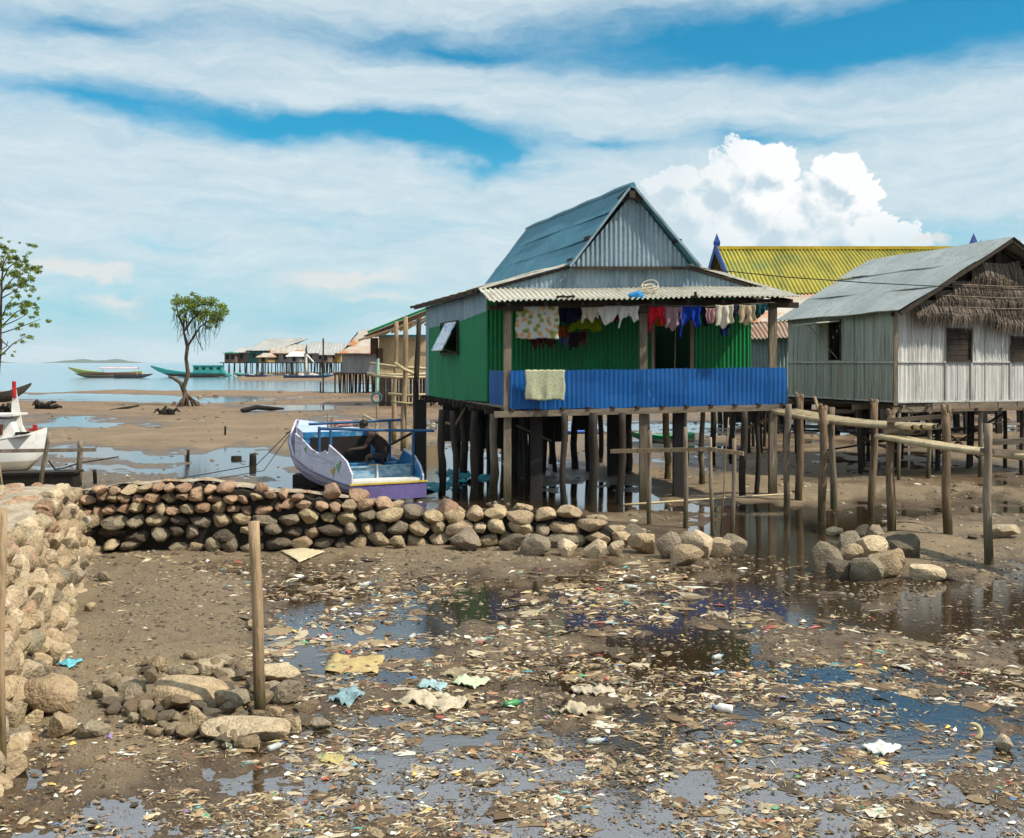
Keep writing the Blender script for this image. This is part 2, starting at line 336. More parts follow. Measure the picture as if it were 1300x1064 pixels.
lf = nt.nodes.new('ShaderNodeMapRange'); lf.inputs[1].default_value = sky_at(850,300)[0]; lf.inputs[2].default_value = sky_at(960,300)[0]; lf.inputs[3].default_value = .45; lf.inputs[4].default_value = 1; L(az, lf.inputs[0])
sky = mix(nt, math_('MULTIPLY', mask, math_('MAXIMUM', softlow.outputs[0], math_('MULTIPLY', lit, .9))) if False else math_('MULTIPLY', math_('MULTIPLY', mask, softlow.outputs[0]), lf.outputs[0]), sky, ccol)
# small bright puffs low on the left
pd = None
for x, y, rx, ry, amp in ((70,334,34,9,.8),(100,340,40,6,.6),(137,341,34,11,1.0),(140,356,20,6,.6),(148,381,60,9,.6),(160,396,60,7,.3),(440,350,110,9,.9),(400,362,90,9,.5),(480,375,90,7,.5),(1180,303,26,8,.9),(810,270,60,50,.35)):
    g = gauss(vmath('ADD', ang, vmath('MULTIPLY', vmath('SUBTRACT', wn(ang, 34, detail=5, col=True), (.5,.5,.5)).outputs[0], (.05,.03,0)).outputs[0]).outputs[0], x, y, rx*1.5, ry*1.9, amp); pd = g if pd is None else math_('ADD', pd, g)
sky = mix(nt, math_('MULTIPLY', ramp(nt, pd, .1, .5), .75), sky, (6.6,6.6,6.4))
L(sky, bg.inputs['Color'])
W.cycles.sampling_method = 'MANUAL'; W.cycles.sample_map_resolution = 256
S.cycles.max_bounces = 5; S.cycles.diffuse_bounces = 2; S.cycles.glossy_bounces = 3; S.cycles.transparent_max_bounces = 8; S.cycles.caustics_reflective = False; S.cycles.caustics_refractive = False
S.cycles.use_adaptive_sampling = True; S.cycles.adaptive_threshold = .03

# ------------------------------------------------------------------ mud flat, water, sea
nr, ncn = 780, 560
Ds = 3.0*(330/3.0)**(np.arange(nr)/(nr-1))
us = np.concatenate([-np.geomspace(3,.62,26)[:-1], np.linspace(-.6,.6,ncn), np.geomspace(.62,3,26)[1:]])
extra_near = np.array([-60,-10,-2,1.0]); extra_far = np.array([420,700,1500,3000])
PUD = [ # px x, px y, radius x, radius y, depth (m, negative = wetter)
 (1085,882,190,50,-.062),(900,955,420,40,-.034),(1150,950,240,36,-.045),(620,930,160,40,-.028),(430,815,110,60,-.040),(400,760,90,30,-.03),(350,740,60,14,-.02),
 (680,790,150,30,-.02),(870,830,110,45,-.030),(990,725,75,60,-.06),(960,672,60,24,-.06),(1180,755,160,40,-.05),(1080,655,160,16,-.045),(1290,640,90,10,-.03),(1280,770,90,30,-.03),
 (700,740,130,18,-.018),(480,960,110,30,-.02),(760,860,110,22,-.02),(1000,700,60,30,-.04),
 (190,790,130,110,.07),(240,900,150,60,.03),(480,705,360,22,.045),(130,930,110,60,.03),(1190,690,150,45,.04),(1120,820,110,20,.022),(960,800,90,24,.02),(1230,815,80,16,.02),
 (780,830,60,18,.02),(560,850,60,16,.01),(880,700,70,30,.012),(760,905,80,16,.02),(940,905,60,14,.018),
 # behind the stone wall
 (200,577,190,6,-.06),(330,602,70,9,-.06),(160,592,120,3,-.04),(330,585,60,5,-.05),(110,538,85,7,-.08),(360,520,70,6,-.07),(330,508,80,3.5,-.08),(330,546,210,18,.09),(150,558,200,7,.06),(120,518,200,5,.05),(250,500,160,4,.05),
 (95,503,110,3.5,-.13),(190,509,90,2.6,-.10),(420,497,80,4,-.08),(330,490,160,5,-.12),(330,500,140,3,.06),(420,508,90,4,.06),(600,612,110,26,-.06),(560,590,70,20,-.05),(680,570,90,12,.03),
 (430,536,60,10,-.06),(470,560,60,14,.03),(760,600,100,12,.02),(930,615,150,16,.06),(760,640,100,12,-.05),(720,665,120,10,.03),(1150,625,220,8,.05),(700,545,200,6,-.05)]
def ground_h(X, D, detail=True):
    Dc = np.maximum(D, 2.5); px = 650+F*X/Dc; py = HZ+F*EYE/Dc
    far = np.clip((Dc-30)/60, 0, 1)
    h = .009+.030*fbm(X*.55, D*.42, 3, 4)*(1-far)+far*(.085*fbm(X*.035, D*.16, 9, 6)+.028)
    near = np.clip((40-Dc)/25, 0, 1)
    if detail:
        h += near*(.026*fbm(X*2.3, D*2.3, 21, 4)+.016*np.abs(fbm(X*8, D*7, 31, 3)))-near*.004
        h += (1-near)*(.022*fbm(X*.6, D*.5, 41, 3)+.034*fbm(X*1.5, D*.9, 43, 4))*np.clip(1.3-Dc/160,.3,1)
    wx = px+55*fbm(px*.02, py*.06, 51, 5); wy = py+(py-HZ)*.05*fbm(px*.02, py*.03, 61, 3)*2
    for cx, cy, rx, ry, a in PUD:
        r2 = ((wx-cx)/rx)**2+((wy-cy)/ry)**2
        h += a*np.exp(-r2*1.1)
    # open sea beyond the shore line, which runs farther out towards the village
    shore = np.where(px < 215, 497+2*np.sin(px*.03), 497-(np.clip(px,215,300)-215)*.155)
    shore = np.where(px > 300, 480-np.clip((px-300)/60,0,1)*9, shore)
    sea = np.clip((shore-py)/2.5, 0, 1)*(np.clip((470-px)/40,0,1))
    h = h*(1-sea)-.5*sea
    vill = np.exp(-((py-476)/4.5)**2)*np.clip((px-282)/12,0,1); h += vill*.28
    h = np.where(D > 340, -2.0, h)
    return h
def zat(x, D): return float(ground_h(np.array([x*1.0]), np.array([D*1.0]))[0])
rowD = np.concatenate([extra_near, Ds, extra_far]); rowW = np.where(rowD < 3, 3+(3-rowD), rowD)
Xg = rowW[:,None]*us[None,:]; Dg = np.repeat(rowD[:,None], len(us), 1)
Zg = ground_h(Xg, Dg); Zg[:len(extra_near)] = .02
gm = MB(); r_, c_ = Xg.shape
verts = np.stack([Xg,Dg,Zg],-1).reshape(-1,3)
idx = np.arange(r_*c_).reshape(r_,c_); quads = np.stack([idx[:-1,:-1],idx[:-1,1:],idx[1:,1:],idx[1:,:-1]],-1).reshape(-1,4)
me = bpy.data.meshes.new('mud_flat'); me.vertices.add(len(verts)); me.vertices.foreach_set('co', verts.astype(np.float32).ravel())
me.loops.add(quads.size); me.loops.foreach_set('vertex_index', quads.astype(np.int32).ravel())
me.polygons.add(len(quads)); me.polygons.foreach_set('loop_start', np.arange(0,quads.size,4,dtype=np.int32)); me.polygons.foreach_set('loop_total', np.full(len(quads),4,dtype=np.int32))
me.polygons.foreach_set('use_smooth', [True]*len(quads)); me.update(calc_edges=True)
gob = bpy.data.objects.new('ground', me); COL.objects.link(gob); tag(gob, kind='structure')
m, gt, b = newmat('tidal_mud'); L2 = gt.links.new
geo = N(gt,'ShaderNodeNewGeometry'); sp = N(gt,'ShaderNodeSeparateXYZ'); L2(geo.outputs['Position'], sp.inputs[0]); pos = geo.outputs['Position']
nA = noise(gt, pos, .35, 6, .6); nB = noise(gt, pos, 6, 6, .7); nC = noise(gt, pos, 45, 4, .7); nD_ = noise(gt, pos, .09, 3)
farm = ramp(gt, sp.outputs[1], 22, 70)
c = mix(gt, ramp(gt, nA, .3, .7), (.155,.115,.068), (.255,.190,.112))
c = mix(gt, farm, c, mix(gt, ramp(gt, nA, .35, .65), (.150,.096,.052), (.225,.148,.085)))
c = mix(gt, ramp(gt, nB, .5, .75), c, mix(gt, 1.0, c, (.55,.52,.48), 'MULTIPLY'))
c = mix(gt, ramp(gt, nC, .58, .78), c, (.30,.25,.18))
wet = gt.nodes.new('ShaderNodeMapRange'); wet.inputs[1].default_value = .0; wet.inputs[2].default_value = .042; wet.inputs[3].default_value = 1; wet.inputs[4].default_value = 0; L2(sp.outputs[2], wet.inputs[0])
c = mix(gt, wet.outputs[0], c, mix(gt, 1.0, c, (.34,.265,.185), 'MULTIPLY')); L2(c, b.inputs['Base Color'])
rr = gt.nodes.new('ShaderNodeMapRange'); rr.inputs[1].default_value = 0; rr.inputs[2].default_value = 1; rr.inputs[3].default_value = .85; rr.inputs[4].default_value = .28; L2(wet.outputs[0], rr.inputs[0]); L2(rr.outputs[0], b.inputs['Roughness'])
b.inputs['Specular IOR Level'].default_value = .4
ad = N(gt,'ShaderNodeMath', operation='MULTIPLY_ADD'); L2(nB, ad.inputs[0]); ad.inputs[1].default_value = 2.5; L2(nC, ad.inputs[2])
bp = N(gt,'ShaderNodeBump'); bp.inputs['Strength'].default_value = .9; bp.inputs['Distance'].default_value = .03; L2(ad.outputs[0], bp.inputs['Height']); L2(bp.outputs[0], b.inputs['Normal'])
me.materials.append(m)
def water_mat(name, bottom, tintc, bumpd, sc, rough, fac_min=0.0):
    m, wt, b = newmat(name); L3 = wt.links.new; out = wt.nodes['Material Output']
    geo = N(wt,'ShaderNodeNewGeometry'); mp = N(wt,'ShaderNodeMapping'); mp.inputs['Scale'].default_value = (1,1.6,1); L3(geo.outputs['Position'], mp.inputs[0])
    nn = noise(wt, mp.outputs[0], sc, 5, .6); bp = N(wt,'ShaderNodeBump'); bp.inputs['Strength'].default_value = 1; bp.inputs['Distance'].default_value = bumpd
    L3(nn, bp.inputs['Height'])
    gl = N(wt,'ShaderNodeBsdfGlossy'); gl.inputs['Roughness'].default_value = rough; gl.inputs['Color'].default_value = rgb(tintc); L3(bp.outputs[0], gl.inputs['Normal'])
    fr = N(wt,'ShaderNodeFresnel'); fr.inputs['IOR'].default_value = 2.6; L3(bp.outputs[0], fr.inputs['Normal'])
    if bottom is None:
        un = N(wt,'ShaderNodeBsdfTransparent'); un.inputs['Color'].default_value = (.60,.46,.30,1)
        silt = N(wt,'ShaderNodeBsdfDiffuse'); silt.inputs['Color'].default_value = (.055,.036,.018,1); um = N(wt,'ShaderNodeMixShader'); um.inputs[0].default_value = .5; L3(un.outputs[0], um.inputs[1]); L3(silt.outputs[0], um.inputs[2]); un = um
    else:
        un = N(wt,'ShaderNodeBsdfDiffuse'); un.inputs['Color'].default_value = rgb(bottom)
    ms = N(wt,'ShaderNodeMixShader'); L3(fr.outputs[0], ms.inputs[0]); L3(un.outputs[0], ms.inputs[1]); L3(gl.outputs[0], ms.inputs[2]); L3(ms.outputs[0], out.inputs['Surface']); return m
def plane(name, x0, x1, y0, y1, z, m):
    mb = MB(); mb.add([(x0,y0,z),(x1,y0,z),(x1,y1,z),(x0,y1,z)], [(0,1,2,3)]); o = mb.build(name, m); tag(o, kind='structure'); return o
plane('puddle_water', -160, 160, -20, 100, 0.0, water_mat('puddle_water', None, (.95,.97,1), .0012, 7, .02))
plane('sea_water', -9000, 9000, 100, 9000, 0.0, water_mat('sea_water', (.20,.31,.34), (.9,.96,1), .05, .35, .12))
# islands on the horizon
def island(name, D, x0, x1, peaks, h):
    mb = MB(); n = 60; A = np.zeros((7, n, 3))
    for j in range(n):
        s = j/(n-1); x = (x0-650)/F*D+(x1-x0)/F*D*s
        hh = h*math.sin(math.pi*s)**.6*(.45+.55*sum(math.exp(-((s-p)/.16)**2) for p in peaks))*(1+.12*math.sin(s*37)+.1*math.sin(s*19))
        for i in range(7):
            v = i/6*2-1; A[i,j] = (x, D+v*D*.03, max(hh*(1-v*v)-.5, -.5))
    mb.grid(A); m = mat('island_forest', (.045,.085,.05), (.03,.06,.035), .02, rough=.9, bump=0)
    return tag(mb.build(name, m, smooth=True), kind='structure')
island('island', 5200, 60, 182, (.3,.72), 19); island('island', 5600, -60, 14, (.6,), 15)
# ================================================================== green stilt house
Ax, Ay, Bx, By, SK = -.58, 25.0, 5.63, 26.0, -.273
def H(u, t, z): return (Ax+(Bx-Ax)*u+SK*t, Ay+(By-Ay)*u+t, z+.08*u)
gh = thing('stilt_house', 'green corrugated tin stilt house with blue porch railing and steep blue grey roof', 'house', (2.5,25,0))
def part(mb, name, m, parent, **k): return mb.build(name, m, parent, **k)
mb = MB(); corr_wall(mb, H(0,0,0), H(.62,0,0), lambda s: 2.1+.05*s, lambda s: 4.62+.05*s, 40, .017); part(mb, 'front_wall', green, gh)
mb = MB(); corr_wall(mb, H(.765,0,0), H(1,0,0), 2.16, 4.7, 15, .017)
corr_wall(mb, H(.62,0,0), H(.765,0,0), 4.02, 4.7, 9, .017); part(mb, 'door_side_wall', green, gh)
dr = MB()
dr.beam(H(.618,-.03,2.1), H(.618,-.03,4.05), .07, .08); dr.beam(H(.768,-.03,2.1), H(.768,-.03,4.05), .08, .09); dr.beam(H(.60,-.03,4.03), H(.785,-.03,4.03), .08, .09)
dr.beam(H(.70,-.035,2.1), H(.705,-.035,3.9), .012, .02)
part(dr, 'door_frame', tin_rust2, gh)
mb = MB(); mb.beam(H(.63,.05,2.1), H(.63,.75,2.1), .01, .01)
q = H(.632,.04,2.12); q2 = H(.60,.85,2.12); mb.beam((q[0],q[1],3.05), (q2[0],q2[1],3.05), .035, 1.85); part(mb, 'door', darkwood, gh)
# side wall, green below and bare grey tin above; the window is a real gap
def side(mb, t0, t1, za, zb_, n): corr_wall(mb, H(0,t1,0), H(0,t0,0), za, zb_, n, .014)
g0 = lambda s: 2.0+.12*s
mb = MB(); side(mb, 0, 2.7, lambda s: 2.06+.05*s, lambda s: 4.02+.14*s, 17); side(mb, 4.7, 6.6, lambda s: 1.97+.04*s, lambda s: 3.98+.02*s, 12)
side(mb, 2.7, 4.7, 2.03, 3.22, 13); part(mb, 'green_side_wall', green_s, gh)
mb = MB(); side(mb, 0, 2.7, lambda s: 4.02+.14*s, 4.66, 17); side(mb, 4.7, 6.6, lambda s: 3.98+.02*s, 4.6, 12); side(mb, 2.7, 4.7, 4.02, 4.62, 13); side(mb, 6.6, 7.0, 1.97, 4.6, 4)
part(mb, 'bare_tin_wall', tin, gh)
mb = MB(); mb.add([H(1,0,2.1),H(1,7,2.1),H(1,7,4.7),H(1,0,4.7)], [(0,1,2,3)]); mb.add([H(0,7,2),H(1,7,2.1),H(1,7,4.7),H(0,7,4.6)], [(0,1,2,3)]); part(mb, 'rear_wall', green, gh, solid=.02)
mb = MB()
for t in (2.7, 4.7): mb.beam(H(-.008,t,3.2), H(-.008,t,4.05), .05, .06)
for z in (3.22, 4.03): mb.beam(H(-.008,2.7,z), H(-.008,4.7,z), .05, .06)
win = part(mb, 'window', darkwood, gh)
mb = MB(); a1 = np.array(H(-.012,2.75,4.02)); a2 = np.array(H(-.012,4.0,4.02)); out = np.array((-.36,-.10,-.72))
A = np.array([[a1+(a2-a1)*i/8+out*j/6 for j in range(7)] for i in range(9)]); mb.grid(A)
m, st, b = newmat('blue_white_print'); tc_ = N(st,'ShaderNodeTexCoord'); vo = N(st,'ShaderNodeTexVoronoi'); vo.inputs['Scale'].default_value = 7; st.links.new(tc_.outputs['Object'], vo.inputs['Vector'])
st.links.new(mix(st, ramp(st, vo.outputs['Distance'], .32, .36), (.04,.22,.55), (.62,.68,.72)), b.inputs['Base Color'])
sh = mb.build('window_shutter', m, win, solid=.03)
mb = MB(); mb.tube([H(0,3.0,3.25), a1+out*.97], .014, 6); mb.build('prop_stick', tanwood, win)
# lower front gable in bare tin, steep gable above
mb = MB(); corr_wall(mb, H(-.02,-.06,0), H(1.08,-.06,0), lambda s: 4.60, lambda s: min(4.70+(5.22-4.70)*min(1,s/.295), 4.66+.54*min(1,(1-s)/.30)), 62, .015, rows=5); part(mb, 'lower_gable', tin, gh)
mb = MB(); corr_wall(mb, H(.303,-.22,0), H(.757,-.22,0), lambda s: 5.13+.03*s, lambda s: 5.16+1.72*(1-abs(2*s-1)), 26, .017, rows=5); part(mb, 'upper_gable', tin, gh)
mb = MB(); mb.beam(H(.30,-.25,5.12), H(.76,-.25,5.12), .03, .07)
mb.beam(H(.30,-.30,5.30), H(.30,-.05,5.30), .08, .08); mb.beam(H(.36,-.42,5.80), H(.36,-.1,5.80), .09, .07); mb.beam(H(.695,-.42,5.74), H(.695,-.1,5.74), .09, .07); mb.beam(H(.515,-.45,6.78), H(.515,.2,6.78), .14, .16)
mb.beam(H(.475,-.30,6.66), H(.515,-.30,6.88), .1, .16); mb.beam(H(.555,-.30,6.66), H(.515,-.30,6.88), .1, .16)
part(mb, 'gable_board', darkwood, gh)
rf = MB()
courses(rf, H(.288,-.42,5.16), H(.288,7.9,5.16), H(.513,7.9,6.98), H(.513,-.42,6.98), 62, 3, amp=.016, dent=.008)
rroof = part(rf, 'steep_roof', tin_roof, gh, smooth=True)
rf = MB(); courses(rf, H(.772,-.42,5.13), H(.772,7.9,5.13), H(.519,7.9,6.98), H(.519,-.42,6.98), 62, 3, amp=.016, dent=.008); part(rf, 'steep_roof', tin_roof, gh, smooth=True)
mb = MB(); mb.tube([H(.516,t,7.0+.012*math.sin(t*3)) for t in np.linspace(-.45,7.9,18)], .07, 8); part(mb, 'ridge_cap', tin_roof, gh)
mb = MB()
for u0, u1 in ((.286,.512),(.774,.520)): mb.beam(H(u0,-.43,5.14), H(u1,-.43,6.98), .025, .05)
part(mb, 'rake_board', tin, gh)
for u0, z0, u1, z1 in ((-.035,4.66,.31,5.25),(1.10,4.60,.75,5.22)):
    mb = MB(); courses(mb, H(u0,-.14,z0), H(u0,7.7,z0), H(u1,7.7,z1), H(u1,-.14,z1), 60, 2, amp=.014, dent=.012); k = part(mb, 'skirt_roof', tin_pale, gh, smooth=True)
    mb = MB(); mb.beam(H(u0,-.17,z0+.0), H(u1,-.17,z1+.0), .03, .05); mb.build('rake_trim', whitetrim, k)
    mb = MB(); mb.beam(H(u0,-.12,z0-.05), H(u0,7.6,z0-.05), .05, .10); mb.beam(H(u0,-.1,z0-.07), H(u1,-.1,z1-.09), .03, .06)
    for t in np.linspace(.2,7.3,9): mb.beam(H(u0-.03*(1 if u0<0 else -1),t,z0-.05), H(u0+.1*(1 if u0<0 else -1),t,z0+.1), .05, .07)
    mb.build('eave_board', darkwood, k)
# porch
mb = MB(); corr_roof(mb, H(-.069,-2.02,4.27), H(1.018,-2.02,4.37), H(1.065,-.08,4.69), H(-.032,-.08,4.67), 60, .022, 8, 6, .012); proof = part(mb, 'porch_roof', tin_pale, gh, smooth=True)
mb = MB(); mb.beam(H(-.03,-1.55,4.20), H(1.01,-1.55,4.27), .09, .12)
for u in np.linspace(0,.99,9): mb.beam(H(u,-1.95,4.20+.06*u), H(u,-.05,4.55), .06, .07)
mb.beam(H(-.06,-1.62,4.16), H(.06,-1.62,4.14), .16, .1); mb.beam(H(.93,-1.62,4.2), H(1.04,-1.62,4.18), .16, .12); mb.box(H(.485,-1.58,4.14), (.22,.2,.2))
part(mb, 'porch_beam', darkwood, gh)
for u, zb_ in ((.012,0),(.487,0),(.958,-.05)):
    mb = MB(); p = H(u,-1.5,0); mb.beam((p[0],p[1],-.3), H(u,-1.5,4.16), .165, .165, jag=0); part(mb, 'porch_post', wood, gh)
mb = MB(); corr_wall(mb, H(.015,-1.62,0), H(1.0,-1.62,0), lambda s: 1.99+.07*s+.008*math.sin(s*31), lambda s: 2.82+.07*s+.006*math.sin(s*23+1), 60, .0065, 5, dent=.012)
corr_wall(mb, H(-.005,-.35,0), H(.013,-1.6,0), lambda s: 2.08-.09*s, 2.82, 10, .010, 5); part(mb, 'porch_railing', blue, gh)
mb = MB(); mb.beam(H(-.01,-1.50,2.02), H(1.0,-1.50,2.04), 1.9 if False else .06, .05)
c1, c2, c3, c4 = H(-.005,-1.58,2.08), H(1,-1.58,2.08), H(1,6.95,2.08), H(-.005,6.95,2.02)
v = [np.array(c)-np.array((0,0,dz)) for dz in (0,.05) for c in (c1,c2,c3,c4)]; mb.add(v, [(0,1,2,3),(7,6,5,4),(0,4,5,1),(1,5,6,2),(2,6,7,3),(3,7,4,0)]); part(mb, 'floor', woodH, gh)
mb = MB()
mb.beam(H(-.04,-1.66,1.90), H(.98,-1.66,1.93), .07, .13); part(mb, 'front_beam', woodH, gh)
mb = MB()
for t in (-.6,.9,2.6,4.4,6.2): mb.beam(H(-.03,t,1.93), H(1.02,t,1.93), .10, .13)
for u in np.linspace(.02,.98,12): mb.beam(H(u,-1.72,1.995), H(u,6.9,1.97), .07, .055)
for t in np.linspace(-.3,6.9,15): mb.beam(H(-.025,t,2.0-.02*random.random()), H(.05,t,2.0), .09, .11)
part(mb, 'floor_joist', darkwood, gh)
def stilt(x, fy, w, mt, ztop=1.93, lean=0, parent=gh, D=None, sq=False):
    D = D or GD(fy); X = (x-650)/F*D; r = w/F*D/2; mb = MB()
    if sq: mb.beam((X,D,-.3), (X+lean,D,ztop), 2*r, 2*r)
    else: pole_geo(mb, (X,D,-.25), (X+lean,D,ztop), r*1.0, r*.82, bend=.06, wob=.14, seg=9)
    return mb.build('stilt', mt, parent, smooth=not sq)
for x, fy, w, mt, ln, sq in ((535,592,12,blackwood,0,1),(560.5,628,10,darkwood,.02,0),(578,632,8,darkwood,-.06,0),(600,634,10,darkwood,.05,0),(625,628,12,wood,.05,0),
        (656,598,18,blackwood,0,1),(681,634,15,blackwood,0,1),(716,642,9,darkwood,.0,0),(751,640,13,darkwood,.04,0),(778,605,14,blackwood,0,1),(787,640,10,darkwood,.05,0),
        (847,611,9,tanwood,-.03,0),(861,632,13,blackwood,0,1),(891,618,8,wood,.03,0),(943,634,10,darkwood,.03,0),(961,632,7,darkwood,.0,0),(588,603,10,darkwood,0,0),
        (640,585,10,blackwood,0,0),(700,588,9,darkwood,0,0),(730,596,9,blackwood,0,0),(905,592,9,darkwood,0,0),(820,592,9,darkwood,0,0),(762,588,7,darkwood,0,0),(609,590,9,darkwood,0,0),(870,586,8,darkwood,0,0),(930,590,8,darkwood,0,0)):
    stilt(x, fy, w, mt, 1.93, ln, sq=bool(sq))
for k in range(16):  # extra black stilts added at the rear to darken the space underneath
    u_, t_ = random.uniform(.02,.98), random.uniform(3.2,6.9); p = H(u_,t_,0); r_s = random.uniform(.05,.11); mb = MB(); pole_geo(mb, (p[0],p[1],-.3), (p[0]+random.uniform(-.1,.1),p[1],1.95), r_s, r_s*.9, bend=.05, wob=.12); part(mb, 'stilt', blackwood, gh, smooth=True)
for u_, w_, z_ in ((.08,.8,1.35),(.22,1.0,1.2),(.36,.7,1.45),(.5,.9,1.3),(.64,.5,1.5)):  # black boards added among the rear stilts to deepen the dark there
    p = H(u_,5.2,z_); mb = MB(); mb.box(p, (w_,.05,1.95-z_+.45)); part(mb, 'hanging_board', blackwood, gh)
for (x0,y0,D0,x1,y1,D1,r) in ((553,536,28,577,538,28,.04),(575,545,29,592,515,29,.03),(935,548,27,985,528,26,.035),(655,540,28,700,560,28,.03),(800,548,27,850,566,28,.02)): mb = MB(); mb.tube([P(x0,y0,D0),P(x1,y1,D1)], r, 6); part(mb, 'brace', tanwood, gh)
# ================================================================== grey bamboo house on the right
Cx, Cy = 9.72, 28.0
def R(w, t, z): return (Cx+.95*w-.28*t, Cy+.31*w+t, z)
rh = thing('bamboo_house', 'silver grey bamboo mat stilt house with thatch patched gable and bare tin roof', 'house', (11,29,0))
def panel(mb, a, b, z0, z1, off=0, strips=10, tk=.012):           # overlapping vertical bamboo slats
    a = np.array(a[:2],float); b = np.array(b[:2],float); L_ = np.linalg.norm(b-a); d = (b-a)/L_; nn = np.array((d[1],-d[0]))
    n = max(1, int(L_*strips)); x = 0
    while x < L_-.001:
        w = min(random.uniform(.6,1.5)/strips, L_-x); c = a+d*(x+w/2)+nn*(off+random.uniform(0,.012)); e = random.uniform(-.008,.008)
        A_, B_ = c-d*w/2, c+d*w/2
        zt0 = z1(x/L_) if callable(z1) else z1; zt1 = z1((x+w)/L_) if callable(z1) else z1
        bl = .004
        mb.add([(*A_,z0+e),(*(c+nn*.012),z0+e),(*B_,z0+e),(*B_,zt1),(*(c+nn*.012),(zt0+zt1)/2),(*A_,zt0)], [(0,1,4,5),(1,2,3,4)])
        x += w
def gap_wall(a, b, holes_, z0, z1, m, name, **k):
    """a wall along a-b with real openings: holes = (s0, s1, za, zb)"""
    mb = MB(); a = np.array(a[:2],float); b = np.array(b[:2],float); s = 0; pt = lambda q: a+(b-a)*q
    for h0, h1, za, zb_ in sorted(holes_):
        panel(mb, pt(s), pt(h0), z0, z1, **k); panel(mb, pt(h0), pt(h1), z0, za, **k); panel(mb, pt(h0), pt(h1), zb_, z1, **k); s = h1
    panel(mb, pt(s), pt(1), z0, z1, **k); return mb.build(name, m, rh)
gap_wall(R(0,5.1,0), R(0,0,0), [(.43,.54,3.06-.0,4.18)], 1.98, 4.36, bmat_side, 'side_wall')
W_ = 6.4
gap_wall(R(0,0,0), R(W_,0,0), [(.245,.365,3.04,3.86),(.565,.68,3.04,3.66)], 1.95, 4.45, bmat_wall, 'front_wall')
mb = MB(); panel(mb, R(0.25,0.06,0), R(W_-.25,0.06,0), 4.4, lambda s: 4.45+1.55*(1-abs(2*s-1)), off=0, strips=5); part(mb, 'dark_attic_board', darkwood, rh)  # dark slats stand in for the shade of the open attic
mb = MB()
for z in (2.0, 3.0, 4.3): mb.beam(R(-.03,5.1,z), R(-.03,-.02,z), .03, .045)
for z in (1.99, 3.01): mb.beam(R(0,-.035,z), R(W_,-.035,z), .03, .04)
for w in (0, 1.55, 2.35, 3.6, 4.4): mb.beam(R(w,-.03,1.95), R(w,-.03,4.4), .045, .03)
part(mb, 'wall_batten', bmat_wall, rh)
mb = MB(); mb.beam(R(0,-.03,1.9), R(0,-.03,4.4), .1, .08); part(mb, 'corner_post', wood, rh)
for w0, w1, z0, z1 in ((.245*W_,.365*W_,3.04,3.86),(.565*W_,.68*W_,3.04,3.66)):
    mb = MB()
    for w in (w0, w1): mb.beam(R(w,-.04,z0-.04), R(w,-.04,z1+.04), .05, .05)
    for z in (z0, z1): mb.beam(R(w0,-.045,z), R(w1,-.045,z), .05, .05)
    fr = part(mb, 'window', darkwood, rh); mb = MB()
    for i in range(6):
        zz = z0+(z1-z0)*(i+.5)/6; mb.beam(R(w0,.0,zz), R(w1,.0,zz), .02, (z1-z0)/6*.93)
    mb.build('shutter_board', darkwood, fr)
mb = MB(); t0, t1 = 5.1*(1-.43), 5.1*(1-.54); mb.beam(R(-.02,t0,3.06), R(-.02,t0,4.18), .04, .05); mb.beam(R(-.02,t1,3.06), R(-.02,t1,4.18), .04, .05); wi = part(mb, 'window', darkwood, rh)
mb = MB(); a1 = np.array(R(-.03,3.55,4.10)); a2 = np.array(R(-.03,2.35,4.14)); o_ = np.array((-.72,-.25,-.06)); mb.grid(np.array([[a1,a1+o_],[a2,a2+o_]])); mb.build('awning_shutter', tin_pale, wi, solid=.03)
mb = MB(); mb.tube([R(-.02,2.5,3.1), (a1+a2)/2+o_*.9], .015, 6); mb.build('prop_stick', tanwood, wi)
ridge_w = W_/2
mb = MB(); courses(mb, R(-.25,-.55,4.27), R(-.25,5.45,4.25), R(ridge_w,5.6,6.22), R(ridge_w,-.6,6.22), 64, 3, amp=.016, dent=.012); part(mb, 'roof', tin_grey, rh, smooth=True)
mb = MB(); courses(mb, R(W_+.25,-.55,4.27), R(W_+.25,5.45,4.27), R(ridge_w,5.6,6.22), R(ridge_w,-.6,6.22), 64, 3, amp=.016, dent=.012); part(mb, 'roof', tin_grey, rh, smooth=True)
mb = MB()
for s in (-1, 1): mb.beam(R(ridge_w+s*(ridge_w+.2),-.50,4.21), R(ridge_w,-.54,6.16), .05, .11)
for s in (-1, 1): mb.beam(R(ridge_w+s*(ridge_w+.1),-.02,4.2), R(ridge_w,-.02,6.05), .07, .09)
mb.beam(R(ridge_w,.0,4.4), R(ridge_w,.0,6.1), .14, .1); mb.beam(R(1.5,-.1,5.0), R(W_-1.5,-.1,5.0), .07, .08); mb.beam(R(ridge_w,-.5,6.05), R(ridge_w,5.5,6.05), .08, .10)
part(mb, 'rafter', darkwood, rh)
mb = MB()
